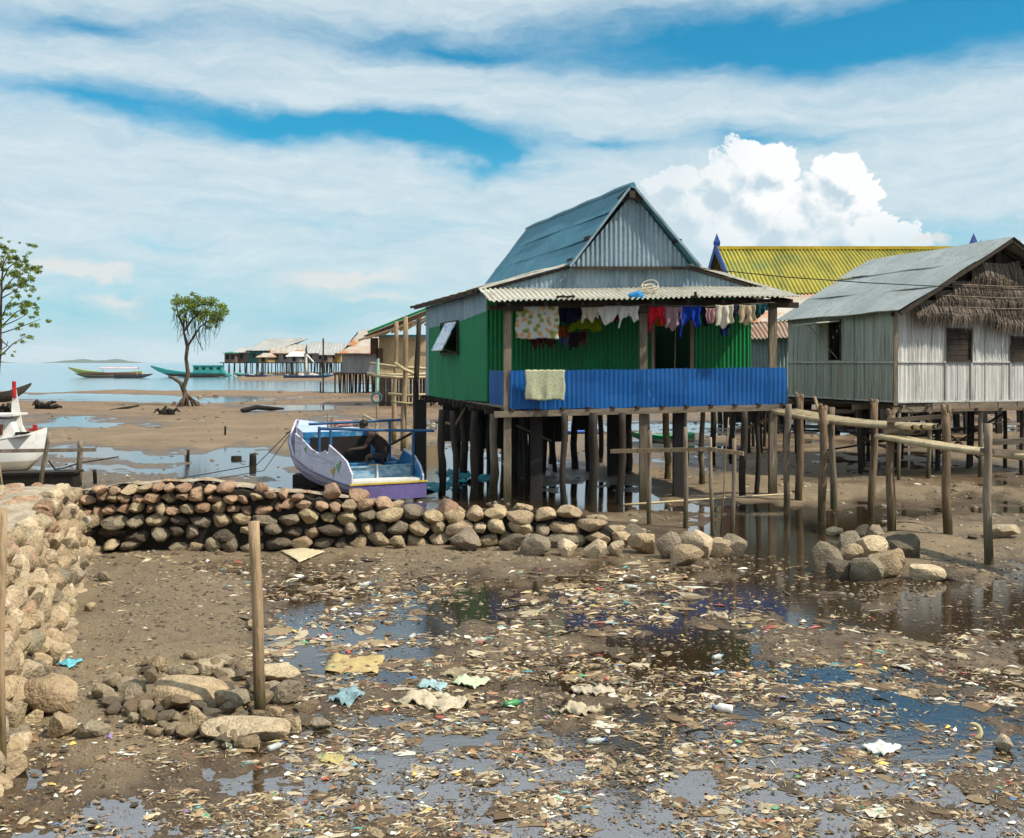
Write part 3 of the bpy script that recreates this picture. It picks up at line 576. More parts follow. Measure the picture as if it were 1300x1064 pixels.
for i, (w0, w1, zt, dd) in enumerate(((2.6,3.8,5.62,-.02),(2.2,4.2,5.42,.0),(1.6,4.85,5.12,.03),(1.05,5.4,4.84,.06),(.55,5.85,4.56,.09),(.42,2.1,4.46,.11),(2.9,5.98,4.34,.12))):
    ww = w0
    while ww < w1-.05:
        wd = min(random.uniform(.7,1.3), w1-ww); z_ = zt+random.uniform(-.04,.04); hh = random.uniform(.54,.70)
        nst = int(wd/.028); tilt = random.uniform(-.16,.16); bc = random.uniform(.65,1.5)
        for k in range(nst):
            x = ww+wd*k/nst; l = hh*random.uniform(.74,1.12); zz = z_+tilt*(k/nst-.5); tc2 = random.uniform(.5,1.5); tcol = (.13*tc2*bc,.105*tc2*bc,.085*tc2*bc)
            for lay in range(2):
                bulge = -.20-dd-.03*lay; w2 = x+random.uniform(-.02,.02)
                mb.add([R(x,-.13-dd,zz), R(x+.036,-.13-dd,zz), R(w2+.034,bulge-.03,zz-l*.55), R(w2,bulge-.03,zz-l*.55), R(w2+.012+random.uniform(-.012,.012),bulge+.01,zz-l)], [(0,1,2,3),(3,2,4)], tcol)
        ww += wd*.96
part(mb, 'thatch_patch', thatch, rh)
mb = MB()
for z, w0, w1 in ((5.0,1.6,4.8),(4.7,1.1,5.3),(4.42,.6,5.8)): mb.tube([R(w0,-.27,z), R((w0+w1)/2,-.32,z-.03), R(w1,-.27,z)], .012, 5)
part(mb, 'thatch_lath', wood, rh)
mb = MB(); c1, c2, c3, c4 = R(0,-.02,1.93), R(W_,-.02,1.93), R(W_,5,1.93), R(0,5,1.93)
v = [np.array(c)-np.array((0,0,dz)) for dz in (0,.05) for c in (c1,c2,c3,c4)]; mb.add(v, [(0,1,2,3),(7,6,5,4),(0,4,5,1),(1,5,6,2),(2,6,7,3),(3,7,4,0)])
part(mb, 'floor', darkwood, rh)
mb = MB(); mb.add([R(W_,0,1.9),R(W_,5.1,1.9),R(W_,5.1,4.4),R(W_,0,4.4)],[(0,1,2,3)]); mb.add([R(0,5.1,1.9),R(W_,5.1,1.9),R(W_,5.1,4.4),R(W_/2,5.1,6.1),R(0,5.1,4.4)],[(0,1,2,3,4)]); part(mb, 'rear_wall', bmat_side, rh, solid=.02)
mb = MB()
for t in (-.1,1.6,3.3,4.9): mb.beam(R(-.15,t,1.80), R(W_+.3,t,1.80), .10, .13)
for w in np.linspace(.1,W_,9): mb.beam(R(w,-.25,1.89), R(w,5.1,1.89), .08, .06)
x = .9
for L_ in (1.15,.9,.62,1.0,.8,1.1): mb.beam(R(x,-.30,1.90+random.uniform(-.02,.02)), R(x+L_-.03,-.30,1.89), .05, .15); x += L_
part(mb, 'floor_beam', woodH, rh)
for w, t, r, mt in ((.05,-.1,.05,wood),(1.1,.1,.06,wood),(2.6,-.05,.07,wood),(4.0,.0,.06,darkwood),(5.2,0,.06,darkwood),(6.2,0,.06,darkwood),(.1,1.6,.07,darkwood),(1.3,1.6,.06,blackwood),(2.5,1.5,.07,blackwood),(3.7,1.7,.06,blackwood),(4.9,1.6,.06,blackwood),
                    (.1,3.3,.06,wood),(1.3,3.2,.06,blackwood),(2.5,3.3,.07,blackwood),(3.7,3.3,.06,blackwood),(5.1,3.3,.07,blackwood),(.2,4.9,.06,darkwood),(1.4,4.9,.06,blackwood),(2.6,4.8,.06,blackwood),(3.9,4.9,.06,blackwood),(5.2,4.8,.06,blackwood),(.7,2.4,.05,darkwood),(1.9,2.4,.05,blackwood),(3.1,2.5,.05,blackwood),(4.4,2.4,.05,blackwood)):
    p = R(w,t,0); mb = MB(); pole_geo(mb, (p[0],p[1],-.3), (p[0]+random.uniform(-.06,.06),p[1],1.78), r, r*.9, bend=.03); part(mb, 'stilt', mt, rh, smooth=True)
mb = MB()
for w0, t0, z0, w1, t1, z1 in ((.1,0,.7,.1,4.9,1.6),(1.1,.1,1.6,2.6,0,.5),(2.6,1.5,.5,4.9,1.6,1.6),(0,1.5,.9,6.3,1.5,.8),(0,3.2,.5,6.3,3.2,1.2),(0,4.9,1.0,6.3,4.9,.6)):
    mb = MB(); mb.tube([R(w0,t0,z0),R(w1,t1,z1)], .03, 6); part(mb, 'brace', darkwood, rh)
# ================================================================== small shed between them, long yellow roof behind
sd = thing('tin_shed', 'small striped tin shed with rusty roof squeezed between green house and bamboo house', 'shed', (9,36,0))
D = 36; x0, x1 = (948-650)/F*D, (1012-650)/F*D
mb = MB(); corr_wall(mb, (x0,D), (x1,D), 1.75, EYE+31/F*D, 14, .03); part(mb, 'wall', stripes, sd)
mb = MB(); corr_roof(mb, (x0-.1,D-.35,EYE+30/F*D), (x1+.1,D-.35,EYE+32/F*D), (x1+.3,D+1.3,EYE+54/F*(D+1.3)), (x0-.1,D+1.3,EYE+48/F*(D+1.3)), 14, .03); part(mb, 'lean_to_roof', tin_rust2, sd)
mb = MB(); corr_roof(mb, (x0-.4,D+1.2,EYE+49/F*(D+1.3)), (x1+.4,D+1.2,EYE+54/F*(D+1.3)), (x1+2.6,D+4.6,EYE+88/F*(D+4.5)), (x1+.1,D+4.6,EYE+84/F*(D+4.5)), 18, .03); part(mb, 'upper_roof', tin_rust, sd)
mb = MB(); mb.add([(x0,D+.1,1.7),(x0,D+4.4,1.7),(x0,D+4.4,5.0),(x0,D+.1,3.8)],[(0,1,2,3)]); mb.box(((x0+x1)/2,D+2.2,1.68),(x1-x0,4.4,.1)); part(mb, 'side_wall', mat('maroon_board',(.16,.03,.03)), sd)
for i, x in enumerate(np.linspace(x0+.1,x1,5)):
    for dd in (.1,3):
        mb = MB(); pole_geo(mb, (x,D+dd,-.3), (x,D+dd,1.7), .06, .05); part(mb, 'stilt', darkwood, sd, smooth=True)
def longhouse(label, D, xl, xr, yr, ye, dpt, mroof, fin, cat='building'):
    o = thing('yellow_roof_house', label, cat, ((xl+xr-1300)/2/F*D,D,0)); X0, X1 = (xl-650)/F*D, (xr-650)/F*D; zr = EYE+(HZ-yr)/F*D; ze = EYE+(HZ-ye)/F*(D-dpt)
    n = int((X1-X0)/.17)
    for s in (-1, 1):
        mb = MB(); corr_roof(mb, (X0,D+s*dpt,ze), (X1,D+s*dpt,ze), (X1,D,zr), (X0,D,zr), n, .045, 6, 4, .02); k = part(mb, 'roof', mroof, o, smooth=True)
    mb = MB(); corr_roof(mb, (X0+.6,D-dpt-.5,ze-.55), (X1-.6,D-dpt-.5,ze-.55), (X1-.6,D-dpt+.8,ze-.12), (X0+.6,D-dpt+.8,ze-.12), n, .03); part(mb, 'lower_eave', mroof, o)
    mb = MB(); mb.beam((X0,D,zr+.04), (X1,D,zr+.04), .25, .14); part(mb, 'ridge_cap', yellow_trim, o)
    mb = MB(); mb.box(((X0+X1)/2,D,ze/2+.9), (X1-X0-1.2,2*dpt-1,ze-1.9)); part(mb, 'wall', mat('cream_wall',(.5,.45,.3)), o)
    for X in (X0, X1):
        if X == X1 and not fin: continue
        mb = MB(); sg = -1 if X == X0 else 1
        for s in (-1,1): mb.beam((X+sg*.06,D+s*(dpt+.1),ze-.08), (X+sg*.06,D+s*.04,zr+.02), .08, .34)
        mb.add([(X-.09,D-.1,zr),(X+.09,D-.1,zr),(X+.09,D+.1,zr),(X-.09,D+.1,zr),(X-.14,D-.12,zr+.28),(X+.14,D-.12,zr+.28),(X+.14,D+.12,zr+.28),(X-.14,D+.12,zr+.28),(X,D,zr+.72)], [(0,1,5,4),(1,2,6,5),(2,3,7,6),(3,0,4,7),(4,5,8),(5,6,8),(6,7,8),(7,4,8)])
        part(mb, 'gable_finial', bluetrim, o)
    for X in np.linspace(X0+.8,X1-.8,max(3,int((X1-X0)/1.0))):
        for s in (-1.25,-.9,.1,1):
            x_ = X+random.uniform(-.35,.35); mb = MB(); mb.beam((x_,D+s*(dpt-.8),-.3),(x_+random.uniform(-.15,.15),D+s*(dpt-.8),2.1), random.uniform(.14,.28), .2); part(mb, 'stilt', blackwood, o)
    for z_ in (.35,.95,1.5,1.9):
        mb = MB(); mb.beam((X0+.4,D-dpt+.5,z_),(X1-.4,D-dpt+.4,z_+random.uniform(-.2,.2)), .1, .16); part(mb, 'brace', darkwood, o)
    for k in range(int((X1-X0)/2.2)):  # black boards added below the floor to darken the background
        x_ = X0+1+k*2.2+random.uniform(-.5,.5); mb = MB(); mb.box((x_,D-.5,1.0+random.uniform(-.2,.3)),(random.uniform(.8,1.7),.1,random.uniform(1.2,1.9))); part(mb, 'added_dark_board', blackwood, o)
    return o
longhouse('long building with ribbed yellow tin roof and blue gable finials behind the bamboo house', 50, 910, 1236, 316, 372, 4.2, yellow, True)
longhouse('second yellow green roof end with blue finial at the right edge behind the bamboo roof', 58, 1245, 1295, 322, 372, 4.2, mat('green_yellow_tin', (.16,.30,.05), (.3,.35,.04), .6), True)
# ================================================================== stone walls
def stone_wall_back():
    pts = [(92,708,622),(150,707,613),(252,706,608),(343,704,621),(413,701,627),(510,698,645),(551,697,650),(640,697,644),(691,697,642),(759,697,656),(800,697,684)]
    Wp = []
    for x, yb, yt in pts:
        D = GD(yb); Wp.append(((x-650)/F*D, D, EYE-(yt-HZ)/F*(D+.1), x))
    wall = thing('stone_wall', 'long low wall of reddish and tan field stones set in dark mud across the yard', 'stone wall', (Wp[4][0],Wp[4][1],0))
    xs = [w[0] for w in Wp]; Dat = lambda X: float(np.interp(X, xs, [w[1] for w in Wp])); Tat = lambda X: float(np.interp(X, xs, [w[2] for w in Wp]))
    mb = MB(); n = 140; A = []
    for j in range(n):
        X = xs[0]-.3+(xs[-1]-xs[0]+.1)*j/(n-1); D = Dat(X); T = Tat(X)-.09; taper = min(1,(xs[-1]-X+.05)/1.2); taper = max(taper,.12)
        k = .03*math.sin(j*1.7)+.02*math.sin(j*3.9)
        A.append([(X,D+.13,-.2),(X,D+.14+k*.4,T*.5),(X,D+.16,T+k*.5-.02),(X,D+.32,T+.02+k),(X,D+.50,T-.02-k),(X,D+.62,T*.5),(X,D+.68,-.2)])
    mb.grid(np.array(A).transpose(1,0,2)); mb.build('mud_core', mudfill, wall)
    mb = MB(); A = []
    for j in range(n):
        X = xs[0]+(-2.55-xs[0])*j/(n-1); D = Dat(X); T = Tat(X)-.05
        A.append([(X,D+.2+.04*vn(np.array([X*3.]),np.array([1.]))[0]+k2,T+.012*math.sin(X*9+k2*20)+.02*vn(np.array([X*5.]),np.array([k2*9]))[0]) for k2 in (0,.1,.2,.3,.4)])
    mb.grid(np.array(A).transpose(1,0,2)); mb.build('mortar_cap', mortar, wall, smooth=True)
    mb = MB(); z = 0.02; row = 0
    while z < 1.25:
        hrow = (.215,.20,.205,.17,.15,.15,.14,.13)[min(row,7)]; X = xs[0]-.1+random.uniform(0,.2)
        while X < xs[-1]+.05:
            w = random.uniform(.20,.42) if row < 3 else random.uniform(.15,.29)
            right = X > -1.35
            if right: w *= 1.15
            Xc = X+w/2; T = Tat(Xc)+random.uniform(-.05,.03)
            if z+hrow*.75 < T and random.random() < .97:
                h = hrow*random.uniform(.72,1.05)*(1.15 if right else 1)
                kind = random.choice(['grey','grey','tan','dark','tan']) if row < 3 else random.choice(['red','red','red','tan'])
                if right: kind = random.choice(['tan','tan','grey','pale'])
                v, f = rock_geo((w*.98, random.uniform(.30,.42), h*1.06), 3, 4, (rng.uniform(-.2,.2),rng.uniform(-.35,.35),rng.uniform(-.3,.3)))
                mb.add(v+np.array((Xc, Dat(Xc)+.16+rng.uniform(-.07,.05), z+hrow/2+.03*math.sin(Xc*5+row*2)+rng.uniform(-.025,.025))), f, stone_col(kind))
                if z+hrow*1.75 >= T and random.random() < .75:      # cap stones standing proud of the mortar bed
                    v, f = rock_geo((w*.9, .28, h*.9), 2, 7); mb.add(v+np.array((Xc+.05, Dat(Xc)+.42, T-.07)), f, stone_col(kind))
            X += w
        z += hrow; row += 1
    mb.build('stones', stone, wall, smooth=True)
    mb = MB(); t = np.linspace(0,6.283,20); c = np.array(P(109,661,16.8))
    mb.tube([c+np.array((.06*math.cos(a),-.02,.06*math.sin(a))) for a in t], .012, 6, cap=False); mb.tube([c+np.array((0,0,0)), c+np.array((-.02,.3,0))], .055, 12)
    mb.build('drain_pipe', tin_pale, wall)
    return Dat, Tat
DatW, TatW = stone_wall_back()
bigcap = [((568,652),(.56,.36,.34),'red','large rounded pinkish boulder resting on the wall top at the boat stern'),((453,633),(.36,.3,.3),'red','rough pink stone on the wall top in front of the boat hull'),
          ((486,640),(.5,.3,.22),'red','long pink slab stone on the wall top under the transom'),((421,626),(.38,.3,.28),'red','pinkish stone perched on the wall top at the left of the boat stern'),
          ((333,612),(.22,.2,.2),'red','small upright red stone on the wall top where it steps down')]
for (x,y),sz,kd,lb in bigcap:
    D = 17.6; X = (x-650)/F*D; rock('wall_boulder', lb, (X, DatW(X)+.28, TatW(X)-.1), sz, kd, 'rock', 'loose stones on the wall top')
# near revetment on the left
def revetment():
    Dn = [17.25,16.3,12.9,10.6,9.1,8.2,6.5,4.5]; Xb = [-6.55,-6.26,-5.22,-4.40,-4.02,-3.78,-3.35,-2.9]; Xt = [-6.80,-6.74,-5.74,-4.92,-4.54,-4.30,-3.87,-3.4]
    wall = thing('stone_embankment', 'sunlit mortared rubble embankment of pale and pink stones at the left edge', 'stone wall', (-5.4,12,0))
    b = lambda D: float(np.interp(-D, [-d for d in Dn], Xb)); t = lambda D: float(np.interp(-D, [-d for d in Dn], Xt)); T = lambda D: 1.02+.07*math.sin(D*.9)
    mb = MB(); A = []
    for D in np.linspace(17.3,4.6,120):
        row = []
        for s in np.linspace(-.15,1,12):
            row.append((b(D)+(t(D)-b(D))*s-.03, D, T(D)*s-.03+.03*float(vn(np.array([D*4.]),np.array([s*7.]))[0])))
        for e, zz in ((.15,.0),(.5,.02),(.9,-.02),(1.3,-.1),(1.6,-1.2)): row.append((t(D)-e, D+.0, T(D)+zz+.05*float(vn(np.array([D*3.]),np.array([e*9.]))[0])))
        A.append(row)
    A = np.array(A); mb.grid(A[:,:12]); mb.build('mud_bed', mat('embankment_mud', (.10,.075,.05), (.05,.038,.026), 6, bump=1, bdist=.03), wall, smooth=True); mb = MB(); mb.grid(A[:,11:]); mb.build('mortar_top', mortar, wall, smooth=True)
    mb = MB()
    D = 17.2
    while D > 5:
        sz = random.uniform(.24,.44); 
        s = -.02
        while s < 1.05:
            l = random.uniform(.18,.38); Dd = D+random.uniform(-.07,.07); X = b(Dd)+(t(Dd)-b(Dd))*s-.02+rng.uniform(-.03,.03); z = T(Dd)*s
            kd = random.choice(['pale','tan','tan','pale','grey','tan']) if s < .55 else random.choice(['red','tan','pale','pale','tan'])
            v, f = rock_geo((.24, sz*1.12, l*1.05), 3, 8, (rng.uniform(-.3,.3), .75+rng.uniform(-.25,.25), rng.uniform(-.3,.3)))
            v = v*1.0+np.array((X+.01, Dd, z)); mb.add(v, f, stone_col(kd)); s += l*.86/1.12
        if random.random() < .75:
            for k in range(3):
                v, f = rock_geo((random.uniform(.15,.4),random.uniform(.15,.3),.16), 2, 7); mb.add(v+np.array((t(D)-random.uniform(0,1.4), D+random.uniform(-.1,.1), T(D)-.0)), f, stone_col(random.choice(['pale','red','tan'])))
        D -= sz*.80
    mb.build('stones', stone, wall, smooth=True)
revetment()
# ================================================================== loose rocks, each its own object
def prock(x0, x1, y0, y1, label, kind='tan', group=None, dk=.8, cat='rock', name='rock', rot=None, z=None, planes=9):
    """rock seen between x0..x1 and y0..y1; stands on the mud at row y1"""
    D = GD(y1)*1.0+.0; w = (x1-x0)/F*D; h = (y1-y0)/F*D; d = w*dk; hz = max(.5*h, h-.0-d*.35*(EYE/D)*1.2)*1.12
    X = ((x0+x1)/2-650)/F*D; Dc = D+d*.35; zz = zat(X, Dc) if z is None else z
    return rock(name, label, (X*Dc/D, Dc, max(zz,-.03)), (w*1.08, d, hz*1.1), kind, cat, group, rot=rot if rot is not None else (rng.uniform(-.12,.12),rng.uniform(-.12,.12),rng.uniform(-.3,.3)), planes=planes)
g = 'rocks piled on the mud right of centre'
for a in ((1025,1068,692,727,'dark rounded rock at the left end of the rock pile by the walkway','grey'),(1047,1083,706,737,'dark low rock wedged in front at the left of the walkway rock pile','dark'),
          (1080,1120,700,739,'big upright brown rock at the front middle of the walkway rock pile','grey'),(1103,1142,697,735,'long tilted pale rock leaning right in the walkway rock pile','tan'),
          (1127,1149,697,726,'small pointed tan rock at the right front of the walkway rock pile','tan'),(1124,1164,676,712,'dark round boulder at the right back of the walkway rock pile','dark'),
          (1088,1131,684,712,'flat topped pale rock in the middle of the walkway rock pile','pale'),(1066,1092,673,702,'jagged brown rock standing up at the back left of the walkway rock pile','grey'),
          (1084,1107,668,690,'dark small rock at the very back of the walkway rock pile','dark'),(1101,1124,670,696,'grey angular rock at the back of the walkway rock pile beside the pole','grey'),
          (1069,1095,694,714,'small brown rock between the bigger ones of the walkway rock pile','tan')): prock(*a[:4], a[4], a[5], g)
prock(1051,1070,667,680,'small pale round rock alone behind the walkway rock pile','pale'); prock(1153,1200,716,738,'long flat pale stone lying right of the walkway rock pile','pale',dk=.6)
prock(1192,1224,718,737,'wet dark end stone touching the long flat pale stone','dark',dk=.7); prock(1250,1296,668,686,'pale wedge shaped rock behind the rightmost walkway pole','pale',dk=.6)
prock(1227,1241,680,687,'little black stone left of the rightmost walkway pole','dark')
g = 'rocks at the right end of the stone wall'
for a in ((837,864,676,712,'tall dark rock at the left of the cluster below the four poles','grey'),(849,891,695,720,'reddish low rock at the front of the cluster below the four poles','tan'),(858,890,673,704,'pale round rock at the back of the cluster below the four poles','pale'),
          (873,906,678,710,'pale sloping rock in the middle of the cluster below the four poles','pale'),(896,933,684,709,'wide tan rock right of centre in the cluster below the four poles','tan'),(904,947,679,709,'wide dark backed rock at the right end of the cluster below the four poles','grey'),
          (798,836,681,706,'flat topped tan rock between the wall end and the pole cluster','tan'),(769,793,690,708,'small pale rock tucked against the wall end','pale'),(744,771,684,711,'upright pale rock leaning on the wall near its right end','pale'),
          (706,733,688,709,'small arched pale rock in front of the wall','pale'),(697,733,678,698,'arched grey rock leaning against the wall foot','grey'),(664,701,681,709,'large grey boulder on the mud in front of the wall','grey'),(634,668,684,704,'dark rough rock left of the large grey boulder','dark'),
          (570,611,676,703,'dark wedge shaped boulder tipped on the mud before the wall','grey'),(611,631,674,692,'small broken tan stone at the wall foot behind the wedge boulder','tan'),(628,645,678,690,'squat pale stone at the wall foot','pale'),
          (494,514,684,702,'small block shaped stone fallen in front of the wall','tan'),(792,822,668,690,'rough crumbly rock sagging at the wall end','grey'),(768,794,664,684,'tan rock topping the last stretch of the wall','tan')): prock(*a[:4], a[4], a[5], g)
prock(30,99,868,915,'large smooth tan boulder at the foot of the left embankment','tan',planes=5); prock(102,138,924,948,'rounded grey boulder below the large smooth one','grey')
prock(60,100,915,945,'flat tan rock between the two boulders at lower left','tan'); prock(110,140,655,680,'tan stone fallen at the inner corner of the walls','tan') if False else None
prock(125,141,730,744,'small brown stone on the mud below the wall corner','grey'); prock(106,122,771,782,'small flat stone beside the embankment foot','tan'); prock(310,330,790,803,'tan pebble beside the leaning pole on the mud','tan')
g = 'rubble heap around the leaning pole'
for a in ((262,360,912,948,'big flat pale slab lying in front of the leaning pole','pale'),(180,290,868,908,'broad flat tan slab at the centre of the rubble heap','tan'),(340,382,868,898,'dark angular slab right of the leaning pole','grey'),(306,372,848,870,'long pale slab behind the leaning pole','pale'),
          (236,262,900,934,'upright tan stone in the rubble heap beside the flat slab','tan'),(212,246,850,872,'grey block at the back of the rubble heap','grey'),(246,284,846,866,'pale block at the back of the rubble heap near the pole','pale'),(150,186,874,902,'dark slab at the left end of the rubble heap','grey'),
          (278,318,886,912,'grey slab just left of the leaning pole foot','grey'),(338,358,898,920,'reddish brown stone touching the leaning pole foot','tan'),(358,384,908,930,'tan lump right of the leaning pole foot','tan'),(394,420,914,928,'brown wet stone apart from the heap on its right','grey'),(190,212,842,862,'pointed tan stone at the upper left of the rubble heap','tan')):
    prock(*a[:4], a[4], a[5], g)
protos = []
for i in range(135):
    a = random.uniform(0,6.283); r = random.random()**.6; x = 265+r*135*math.cos(a); y = 893+r*56*math.sin(a); s = random.uniform(14,34)
    D = GD(y+6); X = (x-650)/F*D; sz = s/F*D
    if i < 12:
        o = rock('rubble_stone', 'small broken tan stone among the rubble around the leaning pole', (0,0,0), (1,.8,.55), ['tan','grey','pale','tan'][i%4], 'stone', 'small stones of the rubble heap', sub=2, planes=8); protos.append(o)
    else: o = protos[i%12].copy(); COL.objects.link(o)
    hl = .10*max(0,1-r)**.7
    o.location = (X, D, max(zat(X,D),0)+hl*random.random()); o.scale = (sz,sz,sz*random.uniform(.8,1.2)); o.rotation_euler = (random.uniform(-.3,.3),random.uniform(-.3,.3),random.uniform(0,6.3))
# ================================================================== poles and walkway
pole('leaning_pole', 'thick square cut wooden pole standing alone in the rubble of the yard', G(331,917), P(322,662,9.15), .050, .048, tanwood, 'pole', n=6, bend=.015)
pole('edge_pole', 'pale wooden pole cut by the left edge of the picture', (-3.66,7.9,-.1), P(3,645,7.95), .032, .036, tanwood, 'pole', n=7)
fence = thing('rail_fence', 'four thin grey poles joined by one split rail in front of the green house', 'fence', G(870,671))
for x0, y0, x1, y1, r in ((824,667,825,546,.045),(870,671,870.5,542,.044),(905,678,901.5,555,.037),(930,682,932,557,.042)):
    p = G(x0,y0); D = p[1]; q = P(x1,y1,D); mb = MB(); pole_geo(mb, (p[0],p[1],-.2), q, r, r*.85); mb.build('post', wood, fence, smooth=True)
p0 = P(775,573,20.2); p1 = P(870,571,19.65); p2 = P(900,570,19.0); mb = MB(); mb.beam(p0, p1, .04, .075); mb.build('rail', tanwood, fence); mb = MB(); mb.beam(p2, P(944,576,18.6), .04, .07); mb.build('rail', tanwood, fence); mb = MB(); mb.beam(p1, p2, .04, .07); mb.build('rail', tanwood, fence)
pole('thin_stick', 'very thin slanting stick between the two right poles of the rail fence', G(915,675), P(925,530,19.3), .012, .010, tanwood, 'stick')
ww = thing('bamboo_walkway', 'raised walkway of bundled bamboo on rough poles leading right from the green house', 'walkway', G(1057,655))
for x0, y0, x1, y1, r, fk in ((998,647,1001,513,.075,0),(1014,638,1015.5,505,.085,.10),(1044,661.5,1045,521,.085,.12),(1058,647,1056,517,.075,0),(1106,659.5,1110,511,.08,.05),(1131.5,677,1131,527,.085,.08),(1204,681,1201,524,.085,.12),(1255.5,718,1254.5,538,.072,0)):
    p = G(x0,y0); q = P(x1,y1,p[1]); mb = MB(); pole_geo(mb, (p[0],p[1],-.3), q, r*.95, r*.85, bend=.035, fork=fk, wob=.10, seg=9); mb.build('support_pole', brownpole if fk else wood, ww, smooth=True)
a0 = np.array((5.80,23.6,1.95)); a1 = np.array((7.12,18.9,1.88)); perp = np.array((.96,.27,0))
for k in range(6):
    off = perp*(k-2.5)*.10+np.array((0,0,.02*(k%2))); mb = MB(); q = a1+off+np.array((.0,random.uniform(-.2,.2),0)); pp = a0+off; m_ = [pp+(q-pp)*s+np.array((0,0,-.07*math.sin(math.pi*s))) for s in np.linspace(0,1,24)]
    mb.tube(m_, [.047+.004*(i%4 == 0) for i in range(24)], 10); mb.tube([q-(q-pp)*.004+np.array((0,-.003,0)), q+np.array((0,-.012,0))], .040, 10, col=(0,0,0)); mb.build('bamboo_stem', bamboo, ww, smooth=True)
    mb = MB(); d = (q-pp)/np.linalg.norm(q-pp); mb.tube([q+d*.001, q+d*.014], .041, 10); mb.build('dark_end_disc', dark, ww)  # near-black disc stands in for the shade inside the hollow stem
b0 = np.array((6.55,19.45,1.70)); b1 = np.array((8.6,14.2,1.66)); perp2 = np.array((.93,.36,0))
for k in range(4):
    off = perp2*(k-1.5)*.10; pp = b0+off; q = b1+off; mb = MB(); m_ = [pp+(q-pp)*s+np.array((0,0,-.09*math.sin(math.pi*s))) for s in np.linspace(0,1,22)]
    mb.tube(m_, [.045+.004*(i%4 == 0) for i in range(22)], 10); mb.build('bamboo_stem', bamboo, ww, smooth=True)
for (x0,y0,D0),(x1,y1,D1),m_ in (((997,531,22.6),(1022,529,23.4),wood),((1040,537,20.9),(1072,534,22.3),wood),((1122,548,19.3),(1207,541,19.0),woodH),((1126,534,19.3),(1206,528,19.0),woodH),((1130,552,19.35),(1160,546,19.1),woodH),((1246,572,16.3),(1300,575,16.6),woodH),((1258,562,16.3),(1306,559,16.2),woodH)):
    mb = MB(); mb.beam(P(x0,y0,D0), P(x1,y1,D1), .06, .075); mb.build('cross_beam', m_, ww)
mb = MB(); mb.tube([P(1034,504,21.5),P(1039,520,21.3),P(1046,530,21)], [.03,.035,.03], 7); mb.tube([P(1046,530,21),P(1049,519,21)], .03, 7); mb.build('stump_twig', tanwood, ww)
pole('long_floor_pole', 'long thin pole lying low across the poles behind the rail fence', P(791,641,22.5), P(1000,627,23.4), .025, .02, bamboo, 'pole')
# ================================================================== laundry
def cloth_mat(name, c1, c2=None, sc=6, lo=.3, hi=.36, c3=None):
    m, ct, b = newmat(name); tc_ = N(ct,'ShaderNodeTexCoord'); b.inputs['Roughness'].default_value = .9; b.inputs['Specular IOR Level'].default_value = .1
    nz = noise(ct, tc_.outputs['Object'], 9, 3); col = mix(ct, ramp(ct, nz, .3, .8), c1, tuple(v*.8 for v in c1))
    if c2:
        vo = N(ct,'ShaderNodeTexVoronoi'); vo.inputs['Scale'].default_value = sc; ct.links.new(tc_.outputs['Object'], vo.inputs['Vector'])
        col = mix(ct, ramp(ct, vo.outputs['Distance'], hi, lo), col, c2)
        if c3:
            v2 = N(ct,'ShaderNodeTexVoronoi'); v2.inputs['Scale'].default_value = sc*.8; mp = N(ct,'ShaderNodeMapping'); mp.inputs['Location'].default_value = (3,2,1); ct.links.new(tc_.outputs['Object'], mp.inputs[0]); ct.links.new(mp.outputs[0], v2.inputs['Vector'])
            col = mix(ct, ramp(ct, v2.outputs['Distance'], hi, lo), col, c3)
    tl = N(ct,'ShaderNodeBsdfTranslucent'); ct.links.new(col, tl.inputs['Color']); ct.links.new(col, b.inputs['Base Color'])
    ms = N(ct,'ShaderNodeMixShader'); ms.inputs[0].default_value = .25; ct.links.new(b.outputs[0], ms.inputs[1]); ct.links.new(tl.outputs[0], ms.inputs[2]); ct.links.new(ms.outputs[0], ct.nodes['Material Output'].inputs['Surface'])
    return m
def garment(name, label, cat, x0, x1, y0, y1, D, m, kind='rect', group='laundry on the porch lines', fold=.03):
    X0, X1 = (x0-650)/F*D, (x1-650)/F*D; zt = EYE-(y0-HZ)/F*D; zb_ = EYE-(y1-HZ)/F*D; h = zt-zb_; nx, nz = 26, 18; ph = random.random()*6; A = np.zeros((nz+1,nx+1,3)); w = X1-X0
    for j in range(nx+1):
        s = j/nx
        if kind == 'rect': l = 1+.02*math.sin(s*9+ph)
        elif kind == 'shirt': l = .66+.14*math.sin(s*7+ph)+.34*math.exp(-((s-.04)/.10)**2)+.12*math.sin(s*17+ph)*s
        elif kind == 'shirt2': l = .42+.56*math.exp(-((s-.42)/.24)**2)+.10*math.sin(s*15+ph)+.12*s
        elif kind == 'skirt': l = .8+.12*math.sin(s*7+ph)+.06*math.sin(s*19)
        elif kind == 'trousers': l = .98 if (s < .42 or s > .58) else .45
        elif kind == 'twist': l = 1-.5*abs(s-.4)+.07*math.sin(s*14+ph)
        for i in range(nz+1):
            v = i/nz; pinch = 1-(0 if kind in ('rect',) else .04)*math.sin(v*math.pi*.9)*(1 if kind != 'skirt' else -1)
            sag = .035*h*math.sin(s*math.pi)*(1-v)*(0 if kind == 'rect' else 1)
            fy = fold*(.35+v)*math.sin(s*(11 if kind == 'rect' else 17)+ph+v*2.0*math.sin(s*5+ph))+fold*.5*math.sin(s*31+v*3+ph)*v
            A[i,j] = (X0+w*(.5+(s-.5)*pinch)+.012*math.sin(v*9+s*5+ph), D+fy, zt-sag-v*l*h+.006*math.sin(s*40+ph))
    mb = MB(); mb.grid(A); o = mb.build(name, m, smooth=True, loc=((X0+X1)/2,D,zb_), solid=.006); return tag(o, label, cat, group)
DL = 23.75
